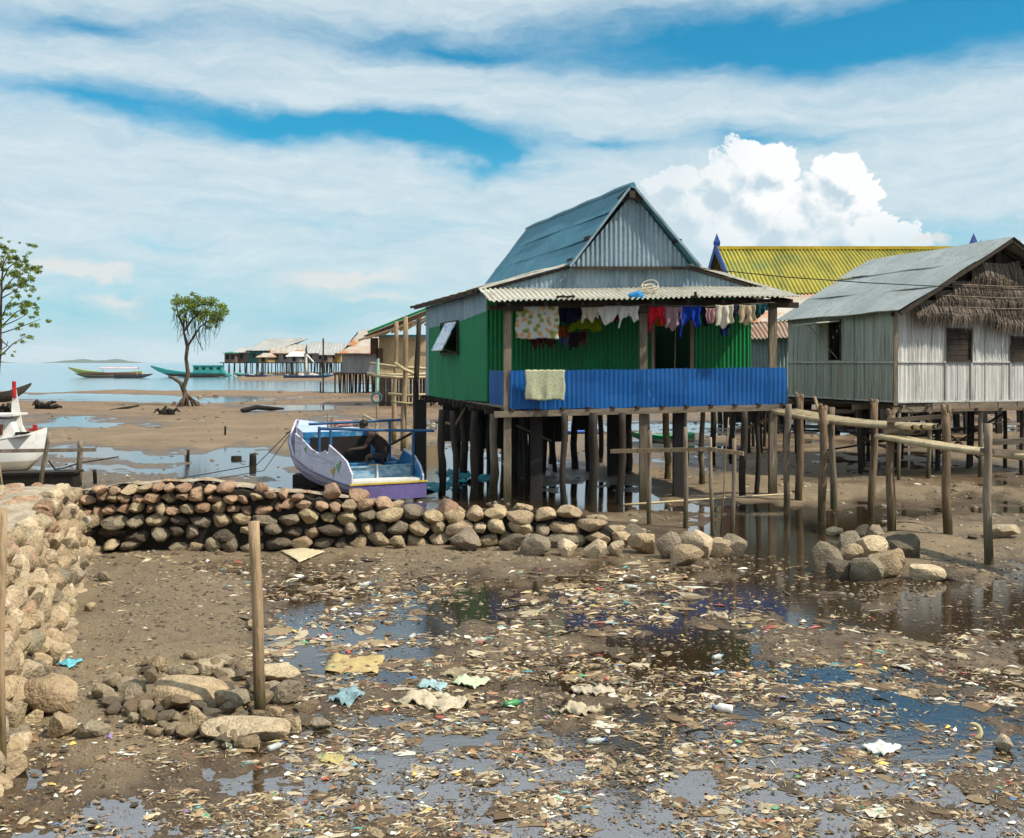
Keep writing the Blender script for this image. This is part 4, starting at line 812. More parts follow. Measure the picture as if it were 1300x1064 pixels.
cw = cloth_mat('white_cotton', (.72,.71,.68)); cc = cloth_mat('cream_cotton', (.66,.60,.48)); 
garment('floral_sheet','pale floral bed sheet with yellow and green blotches hanging at the left of the porch','sheet',654.5,709.5,389,430,23.45,cloth_mat('floral_print',(.56,.58,.56),(.60,.30,.12),9,.30,.46,(.24,.27,.06)),'rect',fold=.012)
L_ = [('shirt','navy shirt hanging beside the floral sheet','shirt',710,738,388,415,23.9,(.012,.015,.04),'skirt'),('shirt','tan cream shirt with dangling sleeves left of the centre post','shirt',738,761,388,414,DL,None,'shirt'),
 ('shirt','white shirt with spread sleeves between two cream shirts','shirt',757,789,388,413,DL,'w','shirt2'),('shirt','off white shirt just left of the centre post','shirt',785,811,388,414,DL,'w','shirt'),
 ('skirt','lime green skirt hanging on the rear line','skirt',722,763,405,423,24.4,(.22,.34,.01),'skirt'),('towel','maroon cloth behind the white shirt','towel',767,787,398,411,24.2,(.20,.01,.08),'skirt'),
 ('shirt','bright red shirt right of the centre post','shirt',823,844,389,419,DL,(.55,.012,.03),'shirt'),('cloth','orange cloth hanging behind the red shirt','cloth',831,845,395,414,24.1,(.55,.20,.03),'rect'),
 ('shirt','mauve grey shirt between the red and the blue ones','shirt',844,866,389,420,DL,(.30,.20,.22),'twist'),('shirt','royal blue shirt hanging right of the mauve one','shirt',862,889,388,424,DL,(.008,.04,.32),'shirt'),
 ('shirt','dark navy shirt right of the royal blue one','shirt',889,906,389,416,23.95,(.015,.018,.05),'shirt2'),('blouse','dusty pink blouse beside the ribbed cream towel','blouse',896,910,391,412,DL,(.42,.24,.24),'twist'),
 ('towel','ribbed cream towel on the right half of the line','towel',908,931,387,417,DL,None,'twist'),('shorts','deep blue shorts peeping below the cream towel','shorts',914,925,408,427,24.1,(.01,.02,.14),'trousers'),
 ('trousers','black navy trousers near the right post','trousers',931,951,386,406,DL,(.02,.02,.035),'skirt'),('shirt','beige shirt slanting down near the right post','shirt',938,959,387,413,23.7,(.52,.40,.26),'twist'),
 ('shirt','dark shirt with a teal patch next to the right post','shirt',953,975,386,404,DL,(.015,.07,.08),'shirt2'),
 ('shirt','dark maroon shirt low on the rear line at left','shirt',672,690,424,442,24.55,(.09,.02,.02),'shirt2'),('shirt','brown shirt on the rear line below the floral sheet','shirt',688,706,423,446,24.55,(.10,.04,.025),'shirt'),
 ('cloth','rust orange cloth on the rear line at left','cloth',709,720,414,428,24.5,(.42,.10,.02),'rect'),('shirt','greyish blue shirt on the rear line','shirt',711,724,421,441,24.55,(.10,.14,.22),'twist'),
 ('shirt','nearly black shirt on the rear line under the green skirt','shirt',722,744,421,447,24.55,(.035,.02,.025),'shirt'),('shirt','dull orange shirt behind the nearly black one','shirt',737,746,419,440,24.6,(.28,.09,.03),'twist')]
for i, (n_, lb, ct_, x0, x1, y0, y1, D, c, kd) in enumerate(L_):
    garment(n_, lb, ct_, x0, x1, y0, y1, D, cc if c is None else cw if c == 'w' else cloth_mat('cloth_%s_%d' % (n_, i), c), kd)
for nm, lb, pts in (('washing_line','front washing line carrying the bright shirts under the porch eave',[P(641,388,23.55),P(730,389.5,DL),P(812,387,DL),P(900,389,DL),P(984,384,DL+.1)]),('washing_line','rear washing line with dark clothes deep in the porch',[P(660,420,24.55),P(705,422.5,24.55),P(770,404,24.4)])):
    mb = MB(); mb.tube(pts, .006, 5); tag(mb.build(nm, wood, loc=tuple(pts[0])), lb, 'line')
garment('towel','pale green and cream patterned towel draped over the blue railing','towel',667,717,469.5,508,23.30,cloth_mat('cream_green_print',(.62,.62,.42),(.36,.40,.20),26,.25,.4),'rect',None,fold=.012)
# things lying on the porch roof
rc = P(825,366,24.2); mb = MB()
for k in range(9):
    r = random.uniform(.10,.23); t = np.linspace(0,6.283,22); tx, ty = random.uniform(-.5,1.2), random.uniform(-.6,.6); c = np.array(rc)+np.array((random.uniform(-.05,.05),random.uniform(-.05,.05),random.uniform(-.03,.03)))
    mb.tube([c+np.array((r*math.cos(a), r*math.sin(a)*math.cos(tx), r*math.sin(a)*math.sin(tx)+ty*.1*math.cos(a)))for a in t], .011, 6)
mb.tube([np.array(rc)+np.array((.1*s,-.1*s,-.19-.0*s)) for s in (-1,0,1,2,3)], .011, 6)
tag(mb.build('rope_coil', cc, loc=tuple(rc), smooth=True), 'tangled coil of cream rope lying on the porch roof', 'rope')
q = P(808,375,23.6); v, f = rock_geo((.30,.2,.18), 3, 4, (0,0,0)); mb = MB(); mb.add(v+np.array(q), f); tag(mb.build('blue_bundle', mat('blue_plastic_sack',(.01,.22,.50),(.02,.14,.34),8,bump=1), smooth=True, loc=q), 'bright blue plastic bundle beside the rope coil on the porch roof', 'bundle')
q = P(881,377,23.5); mb = MB(); mb.box(q, (.12,.16,.05)); mb.box((q[0]+.03,q[1],q[2]+.06), (.04,.10,.10)); tag(mb.build('black_bracket', dark, loc=q), 'small black object on the porch roof right of centre', 'object')
for x, lb in ((712,'left dark sandal on the porch roof above the floral sheet'),(724,'right dark sandal on the porch roof above the navy shirt')):
    q = P(x,377,23.4); mb = MB(); mb.tube([(q[0]-.09,q[1]-.03,q[2]-.01),(q[0],q[1],q[2]+.01),(q[0]+.09,q[1]+.04,q[2]+.01)], [.03,.022,.032], 8); mb.tube([(q[0]+.02,q[1]-.03,q[2]+.01),(q[0]+.05,q[1],q[2]+.05),(q[0]+.02,q[1]+.04,q[2]+.01)], .008, 5); tag(mb.build('sandal', dark, loc=q, smooth=True), lb, 'sandal', 'sandals on the roof')
mb = MB(); mb.tube([P(x,y,D) for x,y,D in ((872,337,24.7),(900,342,24.9),(1000,352,25.6),(1100,359,26.2),(1200,364,26.8),(1300,368,27.0))], .012, 5)
tag(mb.build('power_cable', dark, loc=P(870,337,25.2)), 'thin black cable sagging from the green house gable to the bamboo house', 'cable')
# ================================================================== boats
def hull_grid(L_, stations, n=28, inset=0.0, floor=None):
    """stations: rows of (s, half beam, keel z, sheer z, flare); returns lofted hull points, bow at +x"""
    st = np.array(stations); A = []
    for i in range(n):
        s = i/(n-1); b, k, g, fl = [np.interp(s, st[:,0], st[:,q]) for q in (1,2,3,4)]; row = []
        for j in range(-8, 9):
            v = abs(j)/8; sg = -1 if j < 0 else 1
            y = b*(v**fl)*1.0; z = k+(g-k)*(v**1.9)
            if inset: y = max(y-inset, 0); z = max(z+inset*(1-v), (floor if floor is not None else -9))
            row.append((s*L_, sg*y, z))
        A.append(row)
    return np.array(A)
def hull(mb, L_, stations, n=28, th=.03, floor=None, transom=True):
    O = hull_grid(L_, stations, n); I = hull_grid(L_, stations, n, th, floor)
    mb.grid(O); mb.grid(I[:, ::-1])
    for j in (0, 16):
        R_ = np.stack([O[:,j], I[:,j]+np.array((0,0,.0))], 1); mb.grid(R_)
    if transom:
        v = list(O[0]); mb.add(v, [tuple(range(len(v)))[::-1]])
def boat_paint(name, stops, alb=None):
    """paint bands by height on the hull (a real colour scheme), with scuffs"""
    m, bt, b = newmat(name); tc_ = N(bt,'ShaderNodeTexCoord'); sp = N(bt,'ShaderNodeSeparateXYZ'); bt.links.new(tc_.outputs['Object'], sp.inputs[0])
    nz = noise(bt, tc_.outputs['Object'], 3.5, 6, .7); c = None
    for z, col in stops:
        if c is None: c = mix(bt, 0.0, col, col)
        else:
            gt_ = N(bt,'ShaderNodeMath', operation='GREATER_THAN'); bt.links.new(sp.outputs[2], gt_.inputs[0]); gt_.inputs[1].default_value = z; c = mix(bt, gt_.outputs[0], c, col)
    c = mix(bt, ramp(bt, nz, .56, .72), c, mix(bt, .5, c, (.30,.26,.2))); bt.links.new(c, b.inputs['Base Color']); b.inputs['Roughness'].default_value = .6; return m
lilac = mat('lilac_paint', (.60,.60,.70), (.48,.48,.60), 2.5, rough=.7, bump=.25, stain=(.34,.31,.28), stain_amt=(.56,.66), stain_scale=3.4, streak=(.38,.36,.44), streak_scale=(.5,3,9), streak_amt=(.55,.62))
bblue = mat('boat_blue_paint', (.012,.16,.36), (.012,.11,.26), 3, rough=.6, bump=.2, stain=(.22,.28,.30), stain_amt=(.54,.66), stain_scale=5)
bluepole = mat('blue_pole_paint', (.02,.10,.24), (.02,.07,.16), 3, rough=.6, bump=.1)
greyblue = mat('scuffed_blue_plank', (.30,.40,.46), (.03,.18,.32), 6, (1,1,2), .7, bump=.2)
whitep = mat('white_boat_paint', (.66,.65,.62), (.55,.54,.50), 3, rough=.6, bump=.1, stain=(.40,.34,.26), stain_amt=(.6,.72), stain_scale=3)
purple = mat('purple_transom', (.13,.105,.27), (.09,.07,.19), 3, rough=.6)
yel = mat('yellow_trim', (.55,.40,.07), None, 3, rough=.6, bump=0)
# main boat, stern to us
SX, SY = -2.66, 23.75; bow = np.array((-5.72, 29.3)); dv = bow-np.array((SX,SY)); BL = float(np.linalg.norm(dv)); ang_ = math.atan2(dv[1], dv[0])
mbt = thing('fishing_boat', 'lilac and blue wooden boat beached behind the stone wall with a man sitting on it', 'boat', (SX,SY,.02), ang_)
st = [(0,.84,.08,.36,.42),(.12,.92,.05,.40,.42),(.35,1.0,.02,.52,.45),(.6,.92,.04,.72,.5),(.8,.62,.12,1.0,.65),(.93,.26,.34,1.28,.85),(1,.02,.9,1.47,1)]
mb = MB(); hull(mb, BL, st, 40, .05, .16); mb.build('hull', lilac, mbt, smooth=True)
for sg in (1,-1):
    sts = np.array(st)
    for fz in (.55,.97):
        mb = MB(); mb.tube([(x_, sg*(np.interp(x_/BL, sts[:,0], sts[:,1])*(fz**(.5*.9/1.9))+.012), np.interp(x_/BL, sts[:,0], sts[:,2])+(np.interp(x_/BL, sts[:,0], sts[:,3])-np.interp(x_/BL, sts[:,0], sts[:,2]))*fz) for x_ in np.linspace(.02,BL*.93,24)], .018, 6); mb.build('rub_rail', mat('purple_seam',(.20,.16,.30)), mbt, smooth=True)
def sidepan(sg, pts, m, th=.035, name='side_panel'):
    """bulwark board: pts = (x, z_top); bottom follows the sheer"""
    sts = np.array(st); mb = MB(); v = []
    for x, z in pts:
        s = x/BL; y = sg*(np.interp(s, sts[:,0], sts[:,1])-.02); z0 = np.interp(s, sts[:,0], sts[:,3])-.03
        v += [(x,y-th/2,z0),(x,y+th/2,z0),(x,y+th/2,max(z,z0+.01)),(x,y-th/2,max(z,z0+.01))]
    f = []
    for i in range(len(pts)-1):
        a = i*4; f += [(a,a+4,a+7,a+3),(a+1,a+2,a+6,a+5),(a+3,a+7,a+6,a+2),(a,a+1,a+5,a+4)]
    f += [(0,3,2,1),(len(v)-4,len(v)-3,len(v)-2,len(v)-1)]; mb.add(v, f); return mb.build(name, m, mbt)
sidepan(1, [(.0,.60),(.25,.86),(.55,.98),(1.15,1.16),(1.2,.96),(1.4,1.02),(1.75,.93),(2.2,1.0),(2.9,1.16),(3.6,1.28)], lilac)
sidepan(-1, [(.0,.52),(.25,.74),(.6,.90),(1.3,1.0),(1.55,.74),(2.1,.76),(2.8,.96),(3.4,1.22),(3.9,1.25)], lilac)
sidepan(-1, [(.02,.50),(.25,.70),(.6,.86),(1.3,.96),(1.55,.70),(2.1,.72),(2.8,.92),(3.4,1.18),(3.8,1.2)], bblue, .09, 'inner_lining')
for x, z, s_ in ((.62,.75,1),(.9,.62,.8),(2.6,.98,.7)):
    sts = np.array(st); yy = np.interp(x/BL, sts[:,0], sts[:,1])+.002; mb = MB(); mb.add([(x-.14*s_,yy,z+.12*s_),(x,yy,z-.17*s_),(x+.05*s_,yy,z+.02),(x+.22*s_,yy,z+.0)], [(0,1,2),(2,1,3)]); mb.build('painted_star', mat('green_star',(.20,.40,.22)) if s_ != .8 else yel, mbt, solid=.006)
mb = MB(); mb.box((-.035,0,.20), (.05,1.74,.34)); mb.build('transom', purple, mbt); mb = MB(); mb.box((-.04,0,.385), (.085,1.80,.035)); mb.build('transom_trim', yel, mbt)
mb = MB(); mb.box((.30,0,.42), (.50,1.62,.05)); mb.build('stern_deck', whitep, mbt); mb = MB(); mb.box((.58,0,.56), (.045,1.66,.26)); mb.box((.56,0,.70),(.09,1.68,.03)); mb.build('bulkhead', greyblue, mbt)
mb = MB(); mb.tube([(.5,.05,.42),(.52,.05,.74)], .02, 6); mb.build('tiller_post', whitep, mbt)
mb = MB(); mb.box((1.15,0,.62),(.32,1.62,.05)); mb.box((1.55,0,.66),(.25,1.66,.05)); mb.box((2.1,0,.60),(.3,1.7,.05)); mb.build('thwart', bblue, mbt); mb = MB(); mb.box((1.0,-.1,.66),(.2,.28,.06)); mb.build('yellow_block', yel, mbt)
mb = MB()
for y in (-.78,.78): mb.box((3.0,y,.88),(.06,.22,.85))
mb.box((3.0,0,1.26),(.09,1.80,.14)); mb.box((3.0,0,.52),(.08,1.7,.2)); mb.build('cabin_front', bblue, mbt)
mb = MB(); mb.add([(3.0,.9,1.3),(3.0,-.9,1.3),(4.4,-.62,1.36),(BL-.3,0,1.45),(4.4,.62,1.36)], [(0,1,2,3,4)]); mb.build('foredeck', mat('blue_white_deck',(.30,.42,.58),(.5,.55,.66),3), mbt, solid=.04)
mb = MB(); mb.box((2.96,0,.9),(.03,1.5,.62)); mb.build('dark_hatch_board', dark, mbt)  # black board stands in for the unlit space behind the hatch
for x, y, zt in ((1.25,.86,1.52),(1.9,.90,1.52),(.50,-.80,1.42),(2.0,-.86,1.60)):
    mb = MB(); mb.tube([(x,y,.5),(x,y,zt)], .035, 6); mb.build('canopy_post', bluepole, mbt)
mb = MB(); mb.tube([(1.55,1.0,1.50),(.9,0,1.47),(.35,-1.25,1.45)], .035, 6); mb.build('canopy_bar', bluepole, mbt); mb = MB(); mb.tube([(2.5,.95,1.55),(2.0,-1.15,1.62)], .035, 6); mb.build('canopy_bar', bluepole, mbt)
mb = MB(); mb.tube([(3.3,.2,1.38),(3.3,.2,1.75)], .03, 6); mb.tube([(3.4,.05,1.38),(3.42,.05,1.66)], .025, 6); mb.build('cleat_post', tanwood, mbt)
mb = MB(); 
for k in range(5): mb.tube([(3.6+random.uniform(-.1,.1)+.16*math.cos(a),-.25+.26*math.sin(a),1.42+.03*k) for a in np.linspace(0,6.2,14)], .03, 6)
mb.build('rope_heap', mat('pink_rope',(.45,.24,.22)), mbt, smooth=True)
mb = MB(); b3 = (bow[0],bow[1],1.35); mb.tube([b3, (-6.6,28.5,.35), (-8.6,27.3,.05)], .012, 5); mb.tube([b3, (-6.3,28.0,.25), (-8.0,26.6,.03)], .010, 5); tag(mb.build('mooring_rope', dark, loc=b3), 'thin dark mooring ropes running from the lilac boat bow to the mud', 'rope')
q = G(377,627); mb = MB(); mb.box((q[0]+.1,q[1]+2.0,.12),(1.1,.5,.26)); tag(mb.build('dark_block', blackwood, loc=(q[0]+.1,q[1]+2.0,0)), 'low black block standing in for the shadow under the lilac hull', 'block')  # black block added where the hull throws its shadow
# seated man
def skin(name, chains, m, parent=None, loc=(0,0,0), sub=2):
    """chains: lists of (point, radius); shared points join"""
    vs, rs, es, key = [], [], [], {}
    for ch in chains:
        prev = None
        for p, r in ch:
            k = tuple(round(c, 4) for c in p)
            if k not in key: key[k] = len(vs); vs.append(Vector(p)-Vector(loc)); rs.append(r)
            i = key[k]
            if prev is not None and prev != i: es.append((prev, i))
            prev = i
    me = bpy.data.meshes.new(name); me.from_pydata(vs, es, []); o = bpy.data.objects.new(name, me); COL.objects.link(o)
    sk = o.modifiers.new('Skin','SKIN'); sk.use_smooth_shade = True
    for i, r in enumerate(rs): me.skin_vertices[0].data[i].radius = (r if not isinstance(r, tuple) else r[0], r if not isinstance(r, tuple) else r[1]) 
    me.skin_vertices[0].data[0].use_root = True
    ss = o.modifiers.new('Subsurf','SUBSURF'); ss.levels = ss.render_levels = sub; me.materials.append(m)
    if parent: o.parent = parent
    else: o.location = loc
    return o
def to_w(x, y, z): c, s = math.cos(ang_), math.sin(ang_); return Vector((SX+x*c-y*s, SY+x*s+y*c, z+.02))
hp = Vector(P(489,577,25.3)); hp.z = .84
sh_ = hp+Vector((-.33,.08,.46)); nk = sh_+Vector((-.06,0,.10)); hd = nk+Vector((-.13,.02,.13))
root = thing('person', 'man in dark brown shirt hunched on the lilac boat side, back turned', 'person', tuple(hp))
skinm = mat('brown_skin', (.10,.05,.03), None, 8, rough=.5, bump=0); shirt = mat('dark_brown_shirt', (.035,.018,.018), (.022,.012,.012), 6, rough=.95, bump=.4); hairm = mat('black_hair', (.008,.007,.007), None, 20, rough=.6)
def arm(sgn):
    s0 = sh_+Vector((.02,.17*sgn,-.01)); e = s0+Vector((-.16,.03*sgn,-.26)); w = e+Vector((-.24,-.06*sgn,-.02)); pm = w+Vector((-.07,-.01*sgn,-.01)); out = [[(tuple(sh_),.10),(tuple(s0),.055),(tuple(e),.04),(tuple(w),.026),(tuple(pm),.030)]]
    for k in range(4):
        b_ = pm+Vector((-.025,(k-1.5)*.020,0)); out.append([(tuple(pm),.030),(tuple(b_),.010),(tuple(b_+Vector((-.035,0,-.012))),.009),(tuple(b_+Vector((-.05-.006*(k in (1,2)),0,-.032))),.008)])
    out.append([(tuple(pm),.030),(tuple(pm+Vector((.0,-.032*sgn,-.01))),.010),(tuple(pm+Vector((-.03,-.045*sgn,-.022))),.009)]); return out
def leg(sgn):
    a = hp+Vector((0,.09*sgn,0)); k = a+Vector((-.40,.05*sgn,.02)); f_ = k+Vector((.03,0,-.38)); return [[(tuple(hp),.14),(tuple(a),.085),(tuple(k),.06),(tuple(f_),.04),(tuple(f_+Vector((-.17,0,-.03))),.03)]]
mid = hp+Vector((-.06,.02,.24))
body = skin('body', [[(tuple(hp),.14),(tuple(mid),(.125,.16)),(tuple(sh_),.10),(tuple(nk),.052),(tuple(hd),.085),(tuple(hd+Vector((-.02,0,.07))),.075)],[(tuple(hd),.085),(tuple(hd+Vector((-.085,0,-.035))),.022)]]+arm(1)+arm(-1)+leg(1)+leg(-1), skinm, root, tuple(hp))
skin('shirt', [[(tuple(hp+Vector((.01,0,.0))),.165),(tuple(mid),(.150,.185)),(tuple(sh_),.130),(tuple(sh_+Vector((-.04,0,.06))),.075)]]+[[(tuple(sh_),.130),(tuple(sh_+Vector((.02,.17*s,-.01))),.078),(tuple(sh_+Vector((-.10,.19*s,-.18))),.062)] for s in (1,-1)], shirt, root, tuple(hp))
skin('shorts', [[(tuple(hp+Vector((0,0,-.01))),.165),(tuple(hp+Vector((-.1,.11*s,-.005))),.105),(tuple(hp+Vector((-.30,.13*s,.01))),.085)] for s in (1,-1)], mat('dark_shorts',(.02,.02,.03)), root, tuple(hp))
mb = MB(); v, f = ico(3); v = v*np.array((.105,.095,.105)); v[:,2] = np.maximum(v[:,2], -.05); mb.add(v+np.array(hd+Vector((.012,0,.05))), f); mb.build('hair', hairm, root, smooth=True)
mb = MB()
for s in (1,-1): v, f = ico(1); mb.add(v*np.array((.02,.012,.03))+np.array(hd+Vector((-.01,.088*s,.0))), f)
mb.build('ear', skinm, root, smooth=True)
# white boat at the left edge
wb = thing('white_boat', 'white wooden boat with small windowed cabin and red tipped mast at the left edge', 'boat', (-16.1,27.6,.0), math.radians(6))
WL = 4.3; st2 = [(0,.85,.05,.85,.45),(.4,1.0,0,.85,.45),(.7,.85,.05,.98,.5),(.88,.5,.2,1.15,.7),(1,.03,.75,1.35,1)]
mb = MB(); hull(mb, WL, st2, 30, .04, .6); mb.build('hull', boat_paint('white_hull',[(-9,(.16,.13,.08)),(.30,(.42,.38,.30)),(.52,(.70,.70,.68))]), wb, smooth=True)
mb = MB(); mb.grid(np.array([[(x,y,z) for y in (-.62,-.58,.58,.62)] for x,z in ((.2,1.0),(3.0,1.04),(4.0,1.2))])); mb.build('deck', whitep, wb, solid=.03)
mb = MB(); v = [(0,-.6,.9),(3.75,-.45,1.0),(3.75,.45,1.0),(0,.6,.9),(0,-.5,1.68),(3.5,-.36,1.58),(3.5,.36,1.58),(0,.5,1.68)]; mb.add(v, [(4,5,6,7),(0,1,5,4),(1,2,6,5),(2,3,7,6),(3,0,4,7)]); cab = mb.build('cabin', whitep, wb)
mb = MB(); mb.box((1.9,0,1.68),(3.5,1.1,.05)); mb.build('cabin_roof', whitep, wb)
for x in (2.55,2.8,3.05,3.3):
    mb = MB(); mb.box((x,-.535+(x-2.55)*.04+.03,1.32),(.13,.12,.26)); mb.build('window', mat('boat_window',(.10,.03,.025)), cab)
for x in (3.72,3.82,3.92):
    mb = MB(); mb.box((x,-.42+(x-3.72)*.6,1.22),(.08,.16,.07)); mb.build('scupper', dark, wb)
mb = MB(); mb.add([(3.42,-.02,1.6),(3.72,-.02,1.2),(3.53,.02,2.4),(3.46,.02,2.4),(3.42,.06,1.6),(3.72,.06,1.2)], [(0,1,2,3),(4,3,2,5),(0,3,4),(1,5,2)]); mb.build('mast', whitep, wb); mb = MB(); mb.tube([(3.5,.0,2.1),(3.49,0,2.52)], .05, 8); mb.build('mast_tip', mat('red_paint',(.5,.02,.02)), wb)
mb = MB(); mb.box((4.0,0,1.34),(.09,.09,.14)); mb.box((3.95,.05,1.28),(.2,.15,.05)); mb.build('deck_fitting', mat('red_paint',(.5,.02,.02)), wb)
# rail, posts and low dark boxes beside it
pole('mooring_post', 'grey post leaning right beside the white boat', G(50,626), P(62,550,25.0), .055, .045, wood, 'post')
pole('mooring_post', 'upright square grey post at the left end of the stone walls', G(100,617), P(102,560,26.5), .075, .07, wood, 'post', n=4)
pole('mooring_post', 'short thin stump behind the stone wall near its left end', G(121,615), P(120,597,27), .05, .05, darkwood, 'post')
q = P(-20,573,25.8); mb = MB(); mb.beam(q, P(122,571,25.8), .05, .085); tag(mb.build('long_rail', wood, loc=q), 'grey horizontal pole tied across the white boat and the two posts', 'rail')
q = G(52,620); mb = MB(); v = []; mb.box((q[0],q[1],.18),(1.65,.55,.36)); mb.beam((q[0]-.9,q[1],.36),(q[0]+.9,q[1],.40),.62,.05); tag(mb.build('dark_skiff', darkwood, loc=(q[0],q[1],0)), 'low black wooden box hull lying behind the embankment below the white boat', 'box')
q = G(8,643); mb = MB(); mb.box((q[0],q[1],.15),(.75,.5,.30)); mb.beam((q[0]-.4,q[1],.31),(q[0]+.4,q[1],.31),.54,.04); tag(mb.build('dark_crate', darkwood, loc=(q[0],q[1],0)), 'smaller black wooden box at the left edge behind the embankment', 'box')
pole('mooring_post', 'thin slanting stick beside the smaller black box', G(8,640), P(-2,585,24), .02, .02, tanwood, 'stick')
mb = MB(); mb.tube([P(62,585,25.5),P(70,596,25.8),P(82,594,26.5),P(100,588,27),P(150,580,30)], .02, 5); tag(mb.build('mooring_rope', darkwood, loc=P(62,585,25.5)), 'sagging rope from the leaning grey post across the puddle', 'rope')
# far boats
def far_boat(name, label, x0, x1, yw, yp, ys, beam, stops, bow_left=True, cabin=None, canopy=None, D=None, group=None, z0=0):
    D = D or GD(yw); L_ = (x1-x0)/F*D; g0 = (yw-ys)/F*D; gp = (yw-yp)/F*D
    X = (x1-650)/F*D if bow_left else (x0-650)/F*D
    o = thing(name, label, 'boat', (X, D, z0-.05), math.pi*(1 if bow_left else 0)+math.radians(6), group)
    st_ = [(0,beam*.5,.15*g0,g0*1.15,.5),(.15,beam*.9,0,g0*.95,.45),(.5,beam,0,g0*.85,.45),(.75,beam*.7,.1*gp,g0+.25*(gp-g0),.6),(.92,beam*.22,.55*gp,g0+.75*(gp-g0),.8),(1,.04,.88*gp,gp,1)]
    mb = MB(); hull(mb, L_, st_, 26, .05, g0*.5); mb.build('hull', boat_paint(name+'_'+str(int(x0)), stops), o, smooth=True)
    if cabin:
        a, b_, h, col, wins = cabin; cm = mat('cabin_'+str(int(x0)), col, None, 1, bump=0); mb = MB(); mb.box((L_*(a+b_)/2,0,g0*.8+h/2), (L_*(b_-a),beam*1.4,h)); c = mb.build('cabin', cm, o)
        mb = MB(); mb.box((L_*(a+b_)/2,0,g0*.8+h+.05), (L_*(b_-a)*1.08,beam*1.6,.1)); mb.build('cabin_roof', cm, o)
        for k in range(wins):
            mb = MB(); mb.box((L_*(a+(b_-a)*(k+.5)/wins), 0, g0*.8+h*.6), (L_*(b_-a)/wins*.5, beam*1.4+.06, h*.35)); mb.build('window', dark, c)
    if canopy:
        a, b_, h, col = canopy; mb = MB()
        mb.grid(np.array([[(L_*x, y*beam*.8, g0*.9+h-.25*y*y) for y in np.linspace(-1,1,7)] for x in (a,(a+b_)/2,b_)])); mb.build('canopy', mat('canopy_'+str(int(x0)), col, None, 1, bump=0), o, solid=.06)
        for x in (a,b_):
            for y in (-.7,.7): mb = MB(); mb.tube([(L_*x,y*beam,g0*.5),(L_*x,y*beam,g0*.9+h-.15)], .05, 5); mb.build('canopy_post', whitep, o)
    return o
far_boat('longtail_boat','long green and red boat with pink white canopy on the water at left',90,180,479,465.5,471.5,1.3,[(-9,(.05,.03,.03)),(.7,(.28,.05,.03)),(1.0,(.16,.34,.05)),(1.25,(.45,.42,.12))],canopy=(.05,.55,1.0,(.62,.46,.50)))
far_boat('canoe','thin dark canoe lying on the water in front of the green and red boat',97,145,479.5,473.5,475.5,.6,[(-9,(.03,.025,.02)),(.35,(.10,.09,.05))])
far_boat('canoe','dark skiff with raised stern right of the thin canoe',145,193,480,474,475,.8,[(-9,(.02,.02,.025)),(.6,(.035,.035,.045))],bow_left=False)
far_boat('trawler','turquoise wooden boat with long dark prow beached near the far village',194,286,477,462,469.5,1.8,[(-9,(.06,.03,.02)),(.35,(.03,.05,.05)),(.8,(.03,.34,.33))],cabin=(.03,.42,1.4,(.03,.36,.34),4),D=225)
far_boat('outrigger_boat','blue boat with white deck resting in front of the far village',360,424,480,475,475.5,1.0,[(-9,(.02,.05,.16)),(.55,(.03,.12,.34)),(.78,(.6,.62,.64))],D=205,bow_left=False)
far_boat('outrigger_boat','small dark blue boat left of the long blue one near the far village',308,338,478,473,474,.9,[(-9,(.02,.04,.12)),(.6,(.05,.12,.28))],D=215)
far_boat('outrigger_boat','white slender boat between the two blue boats near the far village',335,366,477,472.5,473.5,.8,[(-9,(.4,.4,.38)),(.5,(.66,.66,.64))],D=222)
far_boat('canoe','black high prowed boat at the left edge on the mud',-60,36,511,485,498,1.0,[(-9,(.02,.018,.016)),(.55,(.045,.04,.035))],bow_left=False,D=82)
far_boat('green_boat','green white boat seen between the stilts under the green house',795,880,565,551,554,.55,[(-9,(.5,.5,.46)),(.16,(.02,.30,.13)),(.34,(.05,.4,.2))],D=42)
far_boat('blue_boat','blue boat hull seen between the stilts under the green house',690,760,556,545,549,.55,[(-9,(.05,.08,.2)),(.12,(.04,.14,.5)),(.26,(.5,.5,.5))],D=46)
# ================================================================== houses behind the green house on the left
th = thing('bamboo_hut', 'tan bamboo walled hut with plank cluttered green edged roof behind the green house', 'house', (-6,75,0))
D = 75; xa, xb = (481-650)/F*D, (560-650)/F*D
mb = MB(); a = (xa, D); b = (xb, D+1.0)
n = 30
for i in range(n):
    s0, s1 = i/n, (i+1)/n-.004; o_ = random.uniform(0,.03); p0, p1 = np.array(a)+(np.array(b)-a)*s0, np.array(a)+(np.array(b)-a)*s1
    mb.add([(p0[0],p0[1]-o_,2.1),(p1[0],p1[1]-o_,2.1),(p1[0],p1[1]-o_,4.85),(p0[0],p0[1]-o_,4.85)],[(0,1,2,3)])
mb.build('wall', tanmat, th, solid=.03)
mb = MB(); mb.box((xa+.05,D-.1,3.45),(.45,.2,1.0)); mb.box((xa-.3,D-.05,4.1),(.5,.3,1.1)); mb.build('window', mat('brown_board',(.09,.045,.025)), th)
mb = MB(); mb.box(((xa+xb)/2,D+2.5,3.4),(xb-xa-.1,4.6,2.7)); mb.build('rear_wall', tanmat, th)
mb = MB(); corr_roof(mb, (xa-.9,D-1.2,4.75), (xa-.9,D+5,4.9), (xb+1,D+5,7.4), (xb+1,D-1.2,7.2), 20, .04); mb.build('roof', tin_rust2, th)
mb = MB(); mb.beam((xa-.6,D-1.25,5.0),(xb+1,D-1.25,7.35),.06,.16); mb.build('green_rake_board', green, th)
mb = MB()
for k in range(9): 
    x = xa-1.2+k*.55; mb.beam((x,D-1.5+.1*(k%3),4.45+k*.13),(x+1.5,D-1.6,4.95+k*.20),.05,.14)
